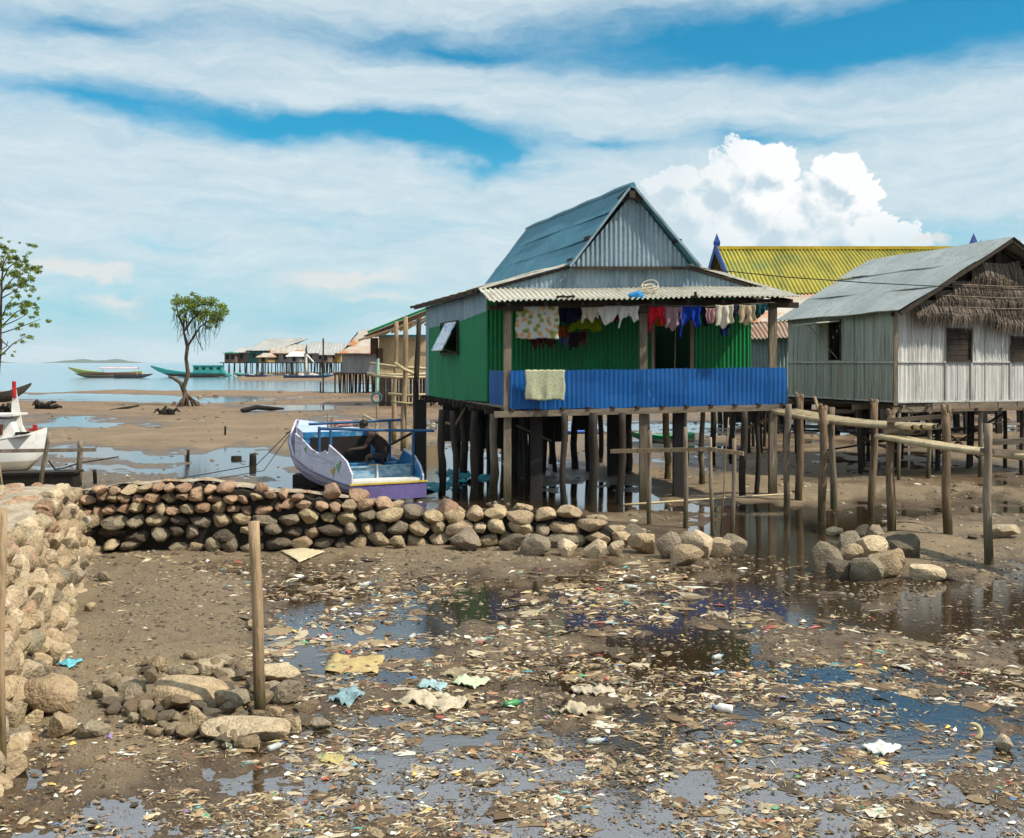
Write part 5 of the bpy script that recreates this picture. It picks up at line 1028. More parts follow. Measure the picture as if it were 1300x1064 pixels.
mb.build('roof_plank', tanwood, th)
mb = MB(); mb.beam((xa-.2,D-.2,4.8),(xb,D-.2,4.8),.06,.14); mb.build('blue_eave_board', mat('cyan_board',(.05,.35,.45)), th)
mb = MB(); mb.box(((xa+xb)/2,D+2.3,2.05),(xb-xa+.3,5,.12)); mb.build('floor', darkwood, th)
for i, x in enumerate(np.linspace(xa+.1,xb,7)):
    for d_ in (0,2.5,4.6): mb = MB(); mb.beam((x,D+d_,-.3),(x,D+d_,2.05),.14,.14); mb.build('stilt', darkwood, th)
mb = MB()
for k in range(4): mb.box((xa+.25+k*.45,D-.3,.8),(.36,.06,2.6+.2*(k%2)))
mb.build('hanging_board', darkwood, th)
sc = thing('pole_scaffold', 'rickety drying rack of tan poles and bamboo beside the green house rear corner', 'rack', P(514,575,37))
Z = lambda y, D: EYE-(y-HZ)/F*D
for x0, y0, x1, y1, D, m_ in ((500,563,503,408,41,tanwood),(512,576,515,402,37,tanwood),(526,582,532,405,35,darkwood)):
    mb = MB(); p = P(x0,0,D); pole_geo(mb, (p[0],p[1],-.3), P(x1,y1,D), .10, .075, bend=.02, wob=.15); mb.build('upright', m_, sc, smooth=True)
for x0, y0, x1, y1, D, r in ((470,461,541,468,39,.05),(466,475,541,475,39,.07),(474,477,541,479,38,.05),(493,500,545,501,38,.05),(497,510,541,512,37,.04),(501,461,527,475,37,.055)):
    mb = MB(); mb.tube([P(x0,y0,D),P((x0+x1)/2,(y0+y1)/2+1.5,D-.1),P(x1,y1,D-.3)], [r,r*1.05,r], 7); mb.build('crossbar', bamboo, sc, smooth=True)
mb = MB(); mb.tube([P(495,565,36),P(541,540,35)], .045, 6); mb.build('lean_pole', darkwood, sc, smooth=True)
rope_m = mat('mint_rope',(.35,.55,.45)); mb = MB(); mb.tube([P(480,455,38.4),P(479,470,38.4),P(478.5,497,38.4)], [.05,.09,.06], 6); tag(mb.build('hanging_rope', rope_m, loc=P(478.5,497,38.4)), 'mint green rope bundle hanging from the bamboo drying rack', 'rope')
mb = MB(); c = np.array(P(478,505,38.3)); mb.tube([c+np.array((.17*math.cos(a),.02,.17*math.sin(a))) for a in np.linspace(0,6.283,18)], .035, 7, cap=False); tag(mb.build('ring', mat('teal_rubber',(.05,.16,.20)), loc=tuple(c), smooth=True), 'dark teal rubber ring hanging at the end of the mint rope', 'ring')
pole('float_stick', 'thin yellow bamboo stick standing upright below the teal ring', G(479,566,0), P(478.5,512,38.4), .03, .03, bamboo, 'stick')
rk = thing('drying_stand', 'small bamboo frame standing on the mud behind the boat canopy', 'frame', G(470,560)); mb = MB()
for i_, (a_, b_) in enumerate(((P(461,540,37),P(462,526,37)),(P(461,527,37),P(478,536,36)),(P(478,548,36),P(478,534,36)))):
    mb = MB(); mb.tube([a_,b_], .05, 6); mb.build('bar', bamboo, rk)
rt = thing('rusty_roof_house', 'grey board stilt house with rust stained two tier tin roof left of the tan hut', 'house', ((455-650)/F*105,105,0))
D = 105; xa, xb = (434-650)/F*D, (480-650)/F*D; z = lambda y: EYE+(HZ-y)/F*D
mb = MB(); corr_wall(mb, (xa,D), (xb,D), 2.0, z(447), 22, .03); mb.build('wall', mat('grey_board',(.34,.34,.34),(.2,.2,.21),1.2,(1,1,.2)), rt)
mb = MB(); corr_roof(mb, (xa-.3,D-.6,z(448.5)), (xb+.3,D-.6,z(449)), (xb+.3,D+1.4,z(437)), (xa+1,D+1.4,z(437)), 20, .05); corr_roof(mb, (xa+.3,D+1.4,z(438)), (xb+.3,D+1.4,z(438)), (xb+.6,D+4,z(416)), (xa+1.4,D+4,z(417)), 20, .05); mb.build('roof', tin_rust, rt)
mb = MB(); mb.add([(xa,D,2),(xa,D+6,2),(xa,D+6,z(430)),(xa+1,D+4,z(419)),(xa,D+1,z(444))],[(0,1,2,3,4)]); mb.box((xa+3.9,D-.06,3.2),(1.0,.1,1.2)); mb.build('side_wall', darkwood, rt)
mb = MB(); mb.box(((xa+xb)/2,D+2.5,1.95),(xb-xa+1.5,6,.14)); mb.build('floor', darkwood, rt)
for k, x in enumerate(np.linspace(xa-.6,xb,8)):
    for d_ in (-.3,2,5): mb = MB(); mb.beam((x+random.uniform(-.1,.1),D+d_,-.3),(x,D+d_,1.9),.13,.13); mb.build('stilt', darkwood, rt)
mb = MB(); mb.tube([(xa-1.6,D-1,-.2),(xa-1.6,D-1,z(430))], .08, 6); mb.build('side_pole', darkwood, rt)
# far village
def far_house(label, x0, x1, yw, D, wallc, roof, rx0=None, rx1=None, yr=432, hip=0, wins=3, shed=False):
    o = thing('stilt_house', label, 'house', (((x0+x1)/2-650)/F*D,D,0), group=None); X0, X1 = (x0-650)/F*D, (x1-650)/F*D; z = lambda y: EYE+(HZ-y)/F*D
    zf = z(460); zw = z(yw); dp = 8.0; r0, r1 = ((rx0 or x0+2)-650)/F*D, ((rx1 or x1-2)-650)/F*D; zr = z(yr)
    mb = MB(); v = [(X0,D,zf),(X1,D,zf),(X1,D+dp,zf),(X0,D+dp,zf),(X0,D,zw),(X1,D,zw),(X1,D+dp,zw),(X0,D+dp,zw)]; mb.add(v, [(0,1,5,4),(1,2,6,5),(2,3,7,6),(3,0,4,7)]); w = mb.build('wall', wallc, o)
    mb = MB(); corr_roof(mb, (X0-.5,D-.8,zw-.1), (X1+.5,D-.8,zw-.1), (r1,D+dp/2,zr), (r0,D+dp/2,zr), max(6,int((X1-X0)/.9)), .04, 4); corr_roof(mb, (X0-.5,D+dp+.8,zw-.1), (X1+.5,D+dp+.8,zw-.1), (r1,D+dp/2,zr), (r0,D+dp/2,zr), 8, .04, 4)
    mb.add([(X0-.5,D-.8,zw-.1),(X0-.5,D+dp+.8,zw-.1),(r0,D+dp/2,zr)],[(0,1,2)]); mb.add([(X1+.5,D-.8,zw-.1),(X1+.5,D+dp+.8,zw-.1),(r1,D+dp/2,zr)],[(0,1,2)]); mb.build('roof', roof, o)
    for k in range(wins):
        x = X0+(X1-X0)*(k+.5)/wins; mb = MB(); mb.box((x,D-.03,zf+(zw-zf)*.55),(.7,.1,.95)); mb.build('window', dark, w)
    mb = MB(); mb.box(((X0+X1)/2,D+dp/2-.6,zf-.1),(X1-X0+1.2,dp+2,.2)); mb.build('floor', darkwood, o)
    for k in range(int((X1-X0)/1.3)+1):
        for d_ in (-1.4,3): 
            x = X0+k*1.3+random.uniform(-.2,.2); mb = MB(); mb.beam((x,D+d_,-.3),(x+random.uniform(-.2,.2),D+d_,zf-.1),.17,.17); mb.build('stilt', darkwood, o)
    return o
teal = mat('teal_wall', (.02,.16,.14), (.02,.12,.11), 1); brownw = mat('brown_wall',(.20,.13,.10),(.14,.09,.07),1); greyw = mat('grey_wall',(.32,.30,.28),(.2,.18,.17),.8,(1,1,.2)); ochre = mat('ochre_wall',(.42,.28,.08),(.3,.2,.07),1)
far_house('far teal walled stilt house with large pale hipped roof in the village', 315, 346, 444.5, 238, teal, tin_far, 336, 388, 429, wins=2)
far_house('far brown walled little stilt house left of the teal one', 299, 315, 447, 238, brownw, tin_far, 300, 322, 440.5, wins=1)
far_house('far open veranda house with green roof at the left end of the village', 285, 299, 448, 236, brownw, mat('green_far_roof',(.03,.20,.12)), 286, 298, 446.5, wins=2)
far_house('far long grey stilt house with rust spotted roof in the middle of the village', 346, 388, 448, 236, greyw, tin_rust, 340, 388, 437, wins=4)
far_house('far grey stilt house with broad tin roof right of the long one', 388, 413, 448, 236, greyw, tin_far, 388, 413, 434, wins=2)
far_house('far ochre walled stilt house beside the rusty roof house', 413, 433, 448, 236, ochre, tin_far, 410, 432, 435, wins=1)
far_house('low pale roofed house peeking over behind the far ochre one', 420, 450, 446, 262, greyw, tin_far, 424, 446, 436, wins=1)
pole('white_post', 'thick white post standing in front of the far grey house', (( 388-650)/F*232,232,-.2), P(388,448,232), .35, .3, whitep, 'post'); pole('leaning_spar', 'pale spar leaning beside the white post in the far village', P(400,462,231), P(389,450,231), .2,.2, whitep, 'spar')
mb = MB(); mb.tube([P(389.5,450,231.5),P(388.5,444,231.5),P(389.5,438,231.5)], [.25,.2,.1], 6); tag(mb.build('carved_prow', darkwood, loc=P(389.5,450,231.5)), 'dark curved prow tip rising above the white post in the far village', 'boat prow')
for lb_, a_, b_, yw_, D_, w_, r_, c_, e_, yr_ in (('tiny white roofed hut low in front of the far long grey house',366,381,452,229,greyw,whitep,366,381,446),('grey lean-to hut between the far grey and ochre houses',408,417,450,230,brownw,tin_far,409,416,441),
        ('little rusty roofed hut in front of the far teal house',328,340,453,229,ochre,tin_rust,329,339,448),('pale hut roof rising behind the far long grey house',352,376,446,256,greyw,tin_far,354,372,431),('dark walled hut behind the far grey houses at right',396,424,446,258,brownw,tin_rust,398,420,436)):
    far_house(lb_, a_, b_, yw_, D_, w_, r_, c_, e_, yr_, wins=1)
# clutter under the far village
for i in range(26):
    x = random.uniform(284,432); D = random.uniform(226,234); s = random.uniform(.6,1.6); q = P(x,0,D); mb = MB(); v, f = rock_geo((s*1.6,s,s*.7), 2, 6); mb.add(v, f, [(.30,.28,.25),(.05,.12,.25),(.08,.06,.05),(.45,.43,.4),(.04,.2,.18)][i%5]); o = mb.build('cargo_heap', litter_m); o.location = (q[0],D,.35); tag(o, 'small heap of gear on the mud under the far village houses', 'heap', 'gear heaps under the far village')
# ================================================================== trees
def tree(name, label, base, trunk, limbs, clumps, nleaf, lsz, roots=True, twigs=()):
    o = thing(name, label, 'tree', base); mb = MB(); mb.tube(*trunk, n=9, wob=.12)
    for l in limbs: mb.tube(l[0], l[1], 6, wob=.08)
    if roots:
        b = np.array(base)
        for k in range(16):
            a = random.uniform(0,6.28); r = random.uniform(.3,.95); p = b+np.array((r*math.cos(a), r*math.sin(a), -.1)); mb.tube([b+np.array((0,0,random.uniform(.4,1.1))), b+(p-b)*.6+np.array((0,0,random.uniform(.3,.6))), p], [.07,.06,.04], 5)
    mb.build('trunk', bark, o, smooth=True)
    cv = np.array([c[:3] for c in clumps]); cr = np.array([c[3] for c in clumps]); idx = rng.choice(len(clumps), nleaf, p=cr**2/np.sum(cr**2))
    d = rng.normal(size=(nleaf,3)); d /= np.linalg.norm(d,axis=1)[:,None]; rad = cr[idx]*rng.random(nleaf)**.6*1.15; pos_ = cv[idx]+d*rad[:,None]*np.array((1.05,1,.72))
    # twigs carry rosettes of leaves
    a = rng.normal(size=(nleaf,3)); a /= np.linalg.norm(a,axis=1)[:,None]; b2 = np.cross(a, rng.normal(size=(nleaf,3))); b2 /= np.linalg.norm(b2,axis=1)[:,None]; sz = lsz*rng.uniform(.6,1.3,nleaf)
    vv = np.stack([pos_-a*sz[:,None]*.5, pos_+b2*sz[:,None]*.24, pos_+a*sz[:,None]*.5, pos_-b2*sz[:,None]*.24],1).reshape(-1,3)
    me = bpy.data.meshes.new('crown'); me.from_pydata((vv-np.array(base)).tolist(), [], [(i*4,i*4+1,i*4+2,i*4+3) for i in range(nleaf)])
    shade = rng.uniform(.6,1.4,len(clumps))[idx]*rng.uniform(.7,1.3,nleaf); cc_ = np.zeros((nleaf,4,4)); hue = rng.random(nleaf)
    for q_, (lo, hi) in enumerate(((.10,.24),(.17,.28),(.015,.03))): cc_[:,:,q_] = ((lo+(hi-lo)*hue**2)*shade)[:,None]
    cc_[:,:,3] = 1; at = me.color_attributes.new('Col','FLOAT_COLOR','POINT'); at.data.foreach_set('color', cc_.astype(np.float32).ravel()); me.materials.append(leaf)
    c = bpy.data.objects.new('crown', me); COL.objects.link(c); c.parent = o
    if twigs:
        mb = MB()
        for t in twigs: mb.tube(t, [.02,.016,.01][:len(t)], 4)
        mb.build('hanging_twig', bark, o)
    return o
D = 75; T = lambda x, y, d=0: P(x, y, D+d); B = G(236,517)
clp = []
for x, y, r in ((226,384,.42),(236,380,.45),(246,386,.5),(257,384,.5),(268,383,.5),(278,388,.45),(284,396,.35),(276,399,.4),(262,396,.5),(248,398,.42),(232,395,.35),(241,390,.45),(256,404,.35),(270,407,.35),(280,405,.25),(224,376,.2),(234,407,.22),(286,389,.22),(221,393,.18),(250,378,.25),(243,374,.22),(228,402,.2),(276,412,.22),(264,414,.2)):
    for d_ in (-.55,.35): clp.append((*T(x+random.uniform(-2,2),y+random.uniform(-2,2),d_+random.uniform(-.4,.4)), r*random.uniform(.75,1.05)))
tw = []
for k in range(60):
    x = random.uniform(222,280); y = random.uniform(392,408); d_ = random.uniform(-.8,.8); l = random.uniform(15,50)*(1-.5*abs(x-250)/35); tw.append([T(x,y,d_), T(x+random.uniform(-5,4),y+l*.5,d_), T(x+random.uniform(-9,6),y+l,d_)])
tree('mangrove_tree', 'lone mangrove with flat topped crown and bare twisted trunk on the open mud', B, ([T(237,519),T(236,505),T(233,493),T(239,475),T(236,455),T(238,440),T(233,420),T(234,402),T(240,390)],[.20,.18,.15,.15,.12,.12,.08,.06,.04]),
  [([T(234,497),T(229,486),T(220,480),T(214,478)],[.18,.14,.12,.07]),([T(234,420),T(245,404),T(262,394)],[.09,.07,.03]),([T(233,415),T(226,400),T(224,385)],[.08,.06,.03]),([T(238,440),T(254,415),T(274,400)],[.08,.05,.03]),([T(240,392),T(256,386),T(275,388)],[.06,.05,.03]),([T(252,519),T(250,512),T(244,508)],[.2,.18,.1]),([T(246,408),T(250,430,.3),T(258,445,.3)],[.05,.03,.02]),([T(216,524),T(220,515),T(222,510)],[.22,.16,.1]),([T(210,522),T(220,521),T(232,518)],[.12,.14,.12])], clp, 4800, .16, True, tw)
D = 40; B2 = (-19.0,40,0); clp = []
for x, y, r in ((6,316,.25),(-6,312,.4),(14,326,.28),(24,330,.24),(2,336,.34),(18,345,.30),(32,344,.22),(42,352,.2),(28,360,.28),(10,362,.3),(40,366,.2),(-5,356,.35),(-18,340,.4),(22,376,.24),(38,385,.22),(50,388,.16),(30,398,.24),(46,400,.18),(54,408,.12),(12,388,.22),(24,410,.18),(40,414,.18),(30,424,.12),(34,430,.07),(4,402,.18),(-12,385,.35),(14,318,.16),(-30,360,.5),(-40,330,.5),(-30,400,.4)):
    for d_ in (-.5,.4): clp.append((*T(x+random.uniform(-3,3),y+random.uniform(-3,3),d_+random.uniform(-.3,.3)), r*random.uniform(.35,.62)))
clp = [c for c in clp if 650+F*c[0]/c[1] < 50]
for k in range(110):
    a_ = random.choice(clp[:]); clp.append((a_[0]+random.gauss(0,.26), a_[1]+random.gauss(0,.3), a_[2]+random.gauss(0,.24), random.uniform(.05,.13)))
lm = [([T(-2,470),T(0,440),T(1,400),T(2,360),T(5,325)],[.055,.05,.045,.035,.02])]
for x, y in ((30,345),(45,352),(28,362),(42,386),(52,405),(34,426),(20,376),(22,330),(14,320),(36,398)):
    lm.append(([T(1,y+24+random.uniform(-8,8)), T(x*.5,y+10), T(x,y)],[.026,.018,.008]))
lm.append(([T(-3,428),T(6,436),T(12,441),T(20,434)],[.03,.02,.015,.01])); lm.append(([T(0,445),T(8,440),T(10,433)],[.02,.015,.01]))
tree('mangrove_tree', 'sparse leafy mangrove reaching in from the left edge of the picture', B2, ([(-19,40,-.2),(-18.9,40,1.2),T(-4,470),T(0,430)],[.22,.18,.12,.09]), lm, clp, 9500, .085, True)
# driftwood and debris on the mid flat
def drift(name, label, pts, r, m=darkwood, cat='driftwood', group=None):
    P_ = [G(*p) if len(p) == 2 else (*G(p[0],p[1])[:2], p[2]) for p in pts]; mb = MB(); mb.tube(P_, r, 7, wob=.25); return tag(mb.build(name, m, loc=tuple(P_[0]), smooth=True), label, cat, group)
drift('driftwood', 'long dark log lying on the far mud between two puddles', [(307,523,.1),(325,521,.2),(345,522,.18),(360,521,.1)], [.12,.16,.14,.06])
drift('driftwood', 'thin dark branch lying on the mud left of the lone mangrove', [(140,522,.05),(158,521,.15),(176,519,.2)], [.05,.09,.05])
for lb, x, y, s in (('tangled dark driftwood clump on the mud left of the lone mangrove',56,521,1.0),('smaller dark root clump at the far left of the mud',4,524,.9),('broken black stump leaning in the mud beside the lone mangrove',213,527,.7)):
    q = G(x,y); mb = MB()
    for k in range(12):
        a = random.uniform(0,6.28); l = random.uniform(.5,1.2)*s; mb.tube([(q[0]+random.uniform(-.6,.6)*s,q[1]+random.uniform(-.4,.4)*s,.0),(q[0]+l*.7*math.cos(a),q[1]+l*.3*math.sin(a),.45*s*random.random()+.2),(q[0]+l*math.cos(a),q[1]+l*.4*math.sin(a),.6*s*random.random())],[.13*s,.11*s,.05*s],6,wob=.3)
    tag(mb.build('root_clump', darkwood, loc=q, smooth=True), lb, 'driftwood')
for x, y0, y1, r, lb in ((286,556,541,.05,'thin dark stump on the brown mud right of the mangrove'),(321,590,576,.12,'short fat stump in the mid puddle'),(239,583,571,.05,'tiny stake in the puddle below the mangrove'),(407,500,485,.09,'dark stake on the far mud left of the rusty roof house'),(300,583,579,.2,'round dark lump in the mid puddle beside the fat stump')):
    p = G(x,y0); pole('stump', lb, (p[0],p[1],-.2), P(x,y1,p[1]), r, r*.8, darkwood, 'stump')
for x0, y0, x1, y1, lb in ((60,603,85,597,'dark plank half sunk in the puddle behind the dark box'),(305,587,312,588,'small dark mound right in the mid puddle'),(1140,665,1172,668,'dark twig cluster on the mud between the walkway poles'),(640,776,682,772,'short black plank in the litter at centre'),(706,812,742,803,'black topped tan board lying in the litter at centre'),(1130,850,1160,860,'dark stick in the blue puddle at right'),(1045,918,1085,926,'thin branch floating in the blue puddle'),(1108,892,1132,897,'stubby brown stick in the puddle at lower right'),(870,935,905,932,'brown stick near the bottom centre'),(300,787,340,800,'brown sodden board end left of the leaning pole')):
    drift('stick', lb, [(x0,y0,.03),((x0+x1)/2,(y0+y1)/2,.05),(x1,y1,.03)], [.008,.012,.005], darkwood, 'stick')
# ================================================================== larger litter, then the litter nobody could count
def sheet(name, label, cat, pts, col, z=.03, crumple=.02, n=10):
    q = [np.array(G(*p)) for p in pts]; mb = MB(); A = np.zeros((n,n,3)); ph = random.random()*9
    for i in range(n):
        for j in range(n):
            u, v = i/(n-1), j/(n-1); w = q[0]*(1-u)*(1-v)+q[1]*u*(1-v)+q[2]*u*v+q[3]*(1-u)*v
            w = w+np.array((crumple*math.sin(v*9+ph),crumple*math.cos(u*8+ph),0)); zz = max(zat(w[0],w[1]),0)
            A[i,j] = (w[0],w[1],zz+z+crumple*(math.sin(u*7+ph)*math.sin(v*6+ph*2)+.5*math.sin(u*17+v*13)+.5*math.sin(u*29-v*23+ph)))
    mb.grid(A); o = mb.build(name, mat('sheet_'+name+'_%d' % len(MATS), col, tuple(c*.75 for c in col), 9, rough=.7, bump=.5), loc=tuple(q[0]), smooth=True, solid=.006); return tag(o, label, cat)
sheet('cardboard_sheet','yellow ochre square of sacking lying flat in the litter','sheet',[(410,854),(478,856),(489,834),(422,832)],(.46,.35,.15),.012,.012)
sheet('pale_sheet','cream diamond shaped sheet on the mud in front of the stone wall','sheet',[(356,705),(380,717),(412,706),(385,701)],(.58,.50,.32),.03,.006)
sheet('blue_bag','small cyan plastic scrap at the foot of the left embankment','plastic bag',[(72,850),(88,857),(104,850),(84,846)],(.15,.50,.58),.02,.012)
sheet('plastic_bag','pale green plastic bag in the litter at bottom centre','plastic bag',[(570,872),(600,877),(626,868),(590,863)],(.55,.62,.42),.03,.02)
sheet('plastic_bag','big crumpled cream plastic sheet in the litter at bottom centre','plastic bag',[(490,893),(556,906),(602,893),(540,881)],(.50,.43,.31),.02,.035,22)
sheet('plastic_bag','grey blue plastic bag left of the crumpled cream sheet','plastic bag',[(420,893),(448,900),(462,884),(438,877)],(.22,.34,.38),.03,.03)
sheet('plastic_bag','pale blue plastic strip right of the crumpled cream sheet','plastic bag',[(528,874),(560,880),(568,872),(540,866)],(.35,.50,.52),.02,.02)
sheet('plastic_bag','mint green bag in front of the rubble heap','plastic bag',[(268,946),(286,956),(306,948),(288,938)],(.42,.55,.44),.03,.02)
sheet('plastic_bag','white flat bag in the blue puddle near the bottom right','plastic bag',[(1092,952),(1120,962),(1144,950),(1115,944)],(.68,.68,.64),.02,.015)
sheet('plastic_bag','yellow bag at the bottom left of centre','plastic bag',[(404,968),(430,974),(438,962),(414,958)],(.48,.40,.16),.015,.012)
sheet('plastic_bag','cream torn bag in the middle of the right litter','plastic bag',[(722,880),(756,887),(780,878),(742,873)],(.48,.41,.31),.02,.025,18)
sheet('plastic_bag','long pale bag heap below the cream torn one','plastic bag',[(700,905),(745,912),(768,902),(722,898)],(.46,.39,.27),.02,.03,18)
sheet('plastic_bag','white paper scrap on the mud left of the leaning pole','paper',[(96,866),(106,868),(112,862),(102,860)],(.66,.64,.6),.02,.01) if False else None
sheet('fabric_scrap','blackish rag with cream edge at centre of the litter','rag',[(560,860),(590,866),(600,856),(574,852)],(.30,.25,.16),.02,.02)
q = G(1235,938); mb = MB(); mb.tube([np.array(q)+np.array((.05*math.cos(a)*1.2,.02*math.sin(a),.06+.055*math.sin(a))) for a in np.linspace(-1.5,1.9,9)], [.012,.02,.022,.022,.02,.02,.018,.014,.008], 8); tag(mb.build('banana_peel', mat('yellow_plastic',(.52,.44,.24)), loc=q, smooth=True), 'curved yellow object standing in the puddle near the bottom right', 'scrap')
for x, y, s, k, lb in ((1274,946,.09,'pale','white round shell at the bottom right'),(1236,968,.0,'grey',''),(1276,952,.12,'grey','small square grey stone in the puddle at the bottom right corner'),(693,950,.10,'grey','mossy brown stone alone in the litter at bottom centre')):
    if s:
        D_ = GD(y); X = (x-650)/F*D_; rock('pebble', lb, (X,D_,max(0,zat(X,D_))), (s*1.4,s,s), k, 'stone')
def scatter(name, label, cat, n, region, dens, cols, szpx, kinds='flat', lift=.004, wl=True, el=(.10,.8), pw=5.0, curl=1.0):
    xs_ = rng.uniform(region[0], region[1], n*4); ys_ = region[2]+(region[3]-region[2])*rng.random(n*4); keep = rng.random(n*4) < dens(xs_, ys_); xs_ = xs_[keep][:n]; ys_ = ys_[keep][:n]; n = len(xs_)
    D_ = EYE*F/(ys_-HZ); X = (xs_-650)/F*D_; h = ground_h(X, D_); h = np.maximum(h, 0.0) if wl else h
    s = (szpx[0]+(szpx[1]-szpx[0])*rng.random(n)**pw)/F*D_*.5
    V_, F_, C_ = [], [], []; ci = rng.choice(len(cols), n, p=[c[0]/sum(q[0] for q in cols) for c in cols]); cb = np.array([c[1] for c in cols])[ci]*rng.uniform(.7,1.2,(n,1))
    if kinds == 'flat':
        k = 7; a = np.linspace(0,2*np.pi,k,endpoint=False); rad = rng.uniform(.45,1.15,(n,k)); el_ = rng.uniform(el[0],el[1],(n,1)); th_ = rng.uniform(0,6.28,(n,1))
        x = np.cos(a)*rad; y = np.sin(a)*rad*el_; xr = x*np.cos(th_)-y*np.sin(th_); yr = x*np.sin(th_)+y*np.cos(th_); tx = rng.normal(0,.09*curl,(n,1)); ty = rng.normal(0,.09*curl,(n,1)); z = xr*tx+yr*ty+rng.uniform(-.06,.10,(n,k))*curl; z = z-z.min(1,keepdims=True)*.8
        P1 = np.stack([X[:,None]+xr*s[:,None], D_[:,None]+yr*s[:,None], h[:,None]+lift+z*s[:,None]],-1); cen = P1.mean(1,keepdims=True)+np.array((0,0,1))*(s[:,None,None]*rng.uniform(.0,.45,(n,1,1))*curl)
        P_ = np.concatenate([P1,cen],1).reshape(-1,3); fi = [(i,(i+1)%k,k) for i in range(k)]; m_ = k+1
    else:
        v, fi = ico(1); m_ = len(v); v = v[None]*rng.uniform(.7,1.25,(n,m_,1)); sc_ = np.stack([s*rng.uniform(.8,1.4,n), s*rng.uniform(.6,1.1,n), s*rng.uniform(.35,.8,n)],-1)
        P_ = (v*sc_[:,None,:]+np.stack([X,D_,h],-1)[:,None,:]).reshape(-1,3)
    fa = np.array(fi)[None]+(np.arange(n)*m_)[:,None,None]; fa = fa.reshape(-1,3); me = bpy.data.meshes.new(name); me.vertices.add(len(P_)); me.vertices.foreach_set('co', P_.astype(np.float32).ravel()); me.loops.add(fa.size); me.loops.foreach_set('vertex_index', fa.astype(np.int32).ravel())
    me.polygons.add(len(fa)); me.polygons.foreach_set('loop_start', np.arange(0,fa.size,3,dtype=np.int32)); me.polygons.foreach_set('loop_total', np.full(len(fa),3,dtype=np.int32)); me.update(calc_edges=True)
    C_ = np.concatenate([np.repeat(cb,m_,0), np.ones((n*m_,1))],1); at = me.color_attributes.new('Col','FLOAT_COLOR','POINT'); at.data.foreach_set('color', C_.astype(np.float32).ravel()); me.materials.append(litter_m)
    o = bpy.data.objects.new(name, me); COL.objects.link(o); return tag(o, label, cat, kind='stuff')
sm = lambda v, a, b: np.clip((v-a)/(b-a),0,1)
def dens_l(x, y):
    base = .12+.88*sm(x,300,380)*sm(y,715,760)*(1-.62*sm(x,860,1000)*(1-sm(y,900,960)*.6))
    base = np.where((y > 925), np.maximum(base,.75), base)
    base = np.maximum(base, .9*np.exp(-((x-320)/120)**2-((y-725)/14)**2)); base = np.maximum(base, .8*np.exp(-((x-420)/110)**2-((y-728)/16)**2)); base = np.where((x < 300)&(y > 730)&(y < 850), .05, base); base = np.where((x > 1040)&(y < 800), .03, base); base = np.where((x > 880)&(y < 770), base*.25, base)
    cl = fbm(x*.018, y*.07, 77, 4); return np.clip(base*(.75+3.4*cl), 0.01, 1)
LC = [(30,(.29,.21,.12)),(18,(.42,.34,.22)),(9,(.66,.63,.56)),(26,(.14,.085,.045)),(20,(.06,.045,.03)),(9,(.30,.17,.09)),(.8,(.10,.32,.16)),(.6,(.08,.18,.34)),(1.2,(.28,.44,.46)),(.7,(.36,.07,.05)),(1.4,(.56,.42,.12)),(.6,(.42,.25,.30)),(.3,(.20,.14,.30))]
scatter('litter', 'dense scatter of plastic scraps and husks over the wet mud', 'litter', 17000, (0,1300,712,1064), dens_l, LC, (2.2,19))
scatter('matted_debris', 'sodden flat mats of husk and plastic film in the wet mud', 'debris', 1150, (300,1300,715,1064), dens_l, [(4,(.13,.085,.045)),(3,(.22,.16,.09)),(2,(.38,.32,.22)),(1,(.50,.47,.40)),(3,(.07,.05,.03))], (14,60), el=(.25,.8), pw=2.2, curl=.10, lift=.002)
scatter('straw_debris', 'fine straws and fibres lying over the litter', 'debris', 11000, (150,1300,712,1064), dens_l, [(4,(.42,.33,.19)),(3,(.14,.09,.05)),(3,(.06,.045,.03)),(2,(.55,.5,.4)),(.3,(.1,.3,.3)),(.3,(.4,.1,.08))], (5,26), el=(.03,.09), pw=2.0, curl=.5)
scatter('leaf_debris', 'brown plant debris floating and lying on the mud', 'debris', 26000, (120,1300,705,1064), lambda x,y: np.clip(.35+1.4*fbm(x*.015,y*.05,88,3)+.3*sm(x,300,420),.05,1), [(5,(.09,.06,.035)),(4,(.16,.11,.06)),(3,(.05,.04,.03)),(4,(.26,.19,.11))], (2,11))
scatter('mud_clods', 'small clods and pebbles lying on the mud', 'clods', 13000, (60,1300,600,1064), lambda x,y: np.clip(.4+fbm(x*.012,y*.04,99,3),.06,1), [(5,(.16,.125,.085)),(4,(.24,.19,.13)),(1,(.42,.36,.27)),(3,(.08,.06,.045))], (2,10), 'clod', wl=False)
scatter('mud_clods', 'sparse lumps on the far mud flat', 'clods', 2600, (60,1300,500,610), lambda x,y: np.clip(.4+fbm(x*.012,y*.06,109,3),.06,1), [(5,(.10,.07,.045)),(3,(.20,.15,.10)),(1,(.3,.26,.2))], (2,8), 'clod', wl=False)
for i, (x, y, w, h_) in enumerate(((560,618,50,14),(600,608,60,12),(575,600,40,8))):
    sheet('fishing_net','cyan plastic netting soaking in the puddle under the green house','net',[(x-w/2,y+h_/2),(x+w/2,y+h_*.3),(x+w*.4,y-h_/2),(x-w*.5,y-h_*.3)],(.03,.26,.33),.01,.05,16)['group'] = 'cyan netting under the green house'

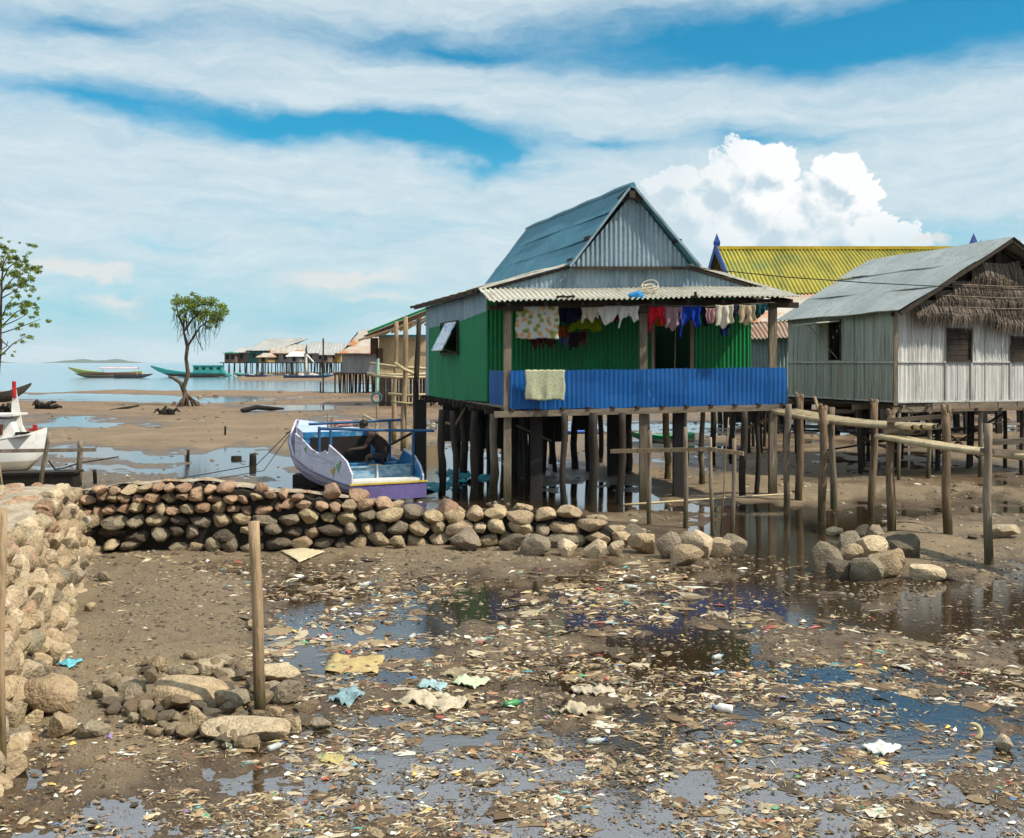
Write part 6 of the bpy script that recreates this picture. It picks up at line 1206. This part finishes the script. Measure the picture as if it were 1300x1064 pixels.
def bottle(name, label, x, y, ang, l, r, m, group):
    q = np.array(G(x,y)); q[2] = max(zat(q[0],q[1]),0)+r*.7; d = np.array((math.cos(ang),math.sin(ang),.04)); mb = MB()
    mb.tube([q, q+d*.01, q+d*l*.25, q+d*l*.5, q+d*l*.72, q+d*l*.86, q+d*l], [r*.7,r,r*.93,r,r,r*.42,r*.40], 12); o = mb.build(name, m, loc=tuple(q), smooth=True); mb = MB()
    mb.tube([q+d*l*.985, q+d*l*1.09], r*.48, 10); c = mb.build('cap', mat('cap_blue',(.03,.15,.45)), o); c.location = (0,0,0); c.data.transform(Matrix.Translation(-Vector(q))); return tag(o, label, 'bottle', group)
pet = mat('dirty_pet', (.40,.44,.42), (.28,.29,.26), 8, rough=.25, bump=.2, spec=.6); 
for x, y, a_ in ((455,745,.4),(795,748,.1),(520,812,1.2),(905,838,.7),(745,945,.3),(340,955,.9)): bottle('plastic_bottle', 'crushed clear plastic bottle lying among the litter on the mud', x, y, a_, .15, .026, pet, 'clear bottles in the litter')
bottle('plastic_bottle', 'green plastic bottle in the litter right of the cream sheet', 640, 900, .5, .17, .03, mat('green_pet',(.05,.25,.09),rough=.3), None)
bottle('plastic_bottle', 'white detergent bottle near the bottom centre of the mud', 930, 905, 2.8, .16, .04, whitep, None)
# rows of nail heads and lapped sheet edges on the painted walls
for nm, a_, b_, zz in (('nail_row',(.02,-.022),(.60,-.022),(2.5,3.3,4.1)),('nail_row',(.78,-.022),(.99,-.022),(2.5,3.3,4.1))):
    mb = MB()
    for z_ in zz:
        for k in np.arange(a_[0], b_[0], .03): mb.box(H(k,a_[1],z_), (.016,.012,.016))
    mb.build(nm, tin_rust2, gh)
for u in (.14,.30,.45,.88):
    mb = MB(); mb.beam(H(u,-.022,2.12), H(u+.001,-.022,4.6), .012, .008); mb.build('sheet_edge', green_s, gh)
for u in (.16,.31,.47,.63,.79,.93):
    mb = MB(); mb.beam(H(u,-1.635,2.0+.07*u), H(u+.001,-1.635,2.82+.07*u), .010, .006); mb.build('sheet_edge', mat('faded_blue',(.03,.17,.42)), gh)
    for z_ in (2.12, 2.7):
        pass
hz = MB(); hz.box((0,4400,29), (19000,9600,64)); m = bpy.data.materials.new('haze_air'); m.use_nodes = True; ht = m.node_tree; ht.nodes.remove(ht.nodes['Principled BSDF'])
pv = ht.nodes.new('ShaderNodeVolumePrincipled'); pv.inputs['Density'].default_value = .00007; pv.inputs['Color'].default_value = (.78,.88,.95,1); ht.links.new(pv.outputs[0], ht.nodes['Material Output'].inputs['Volume'])
ho = hz.build('haze', m); tag(ho, kind='stuff'); S.cycles.volume_bounces = 0; S.cycles.volume_max_steps = 16
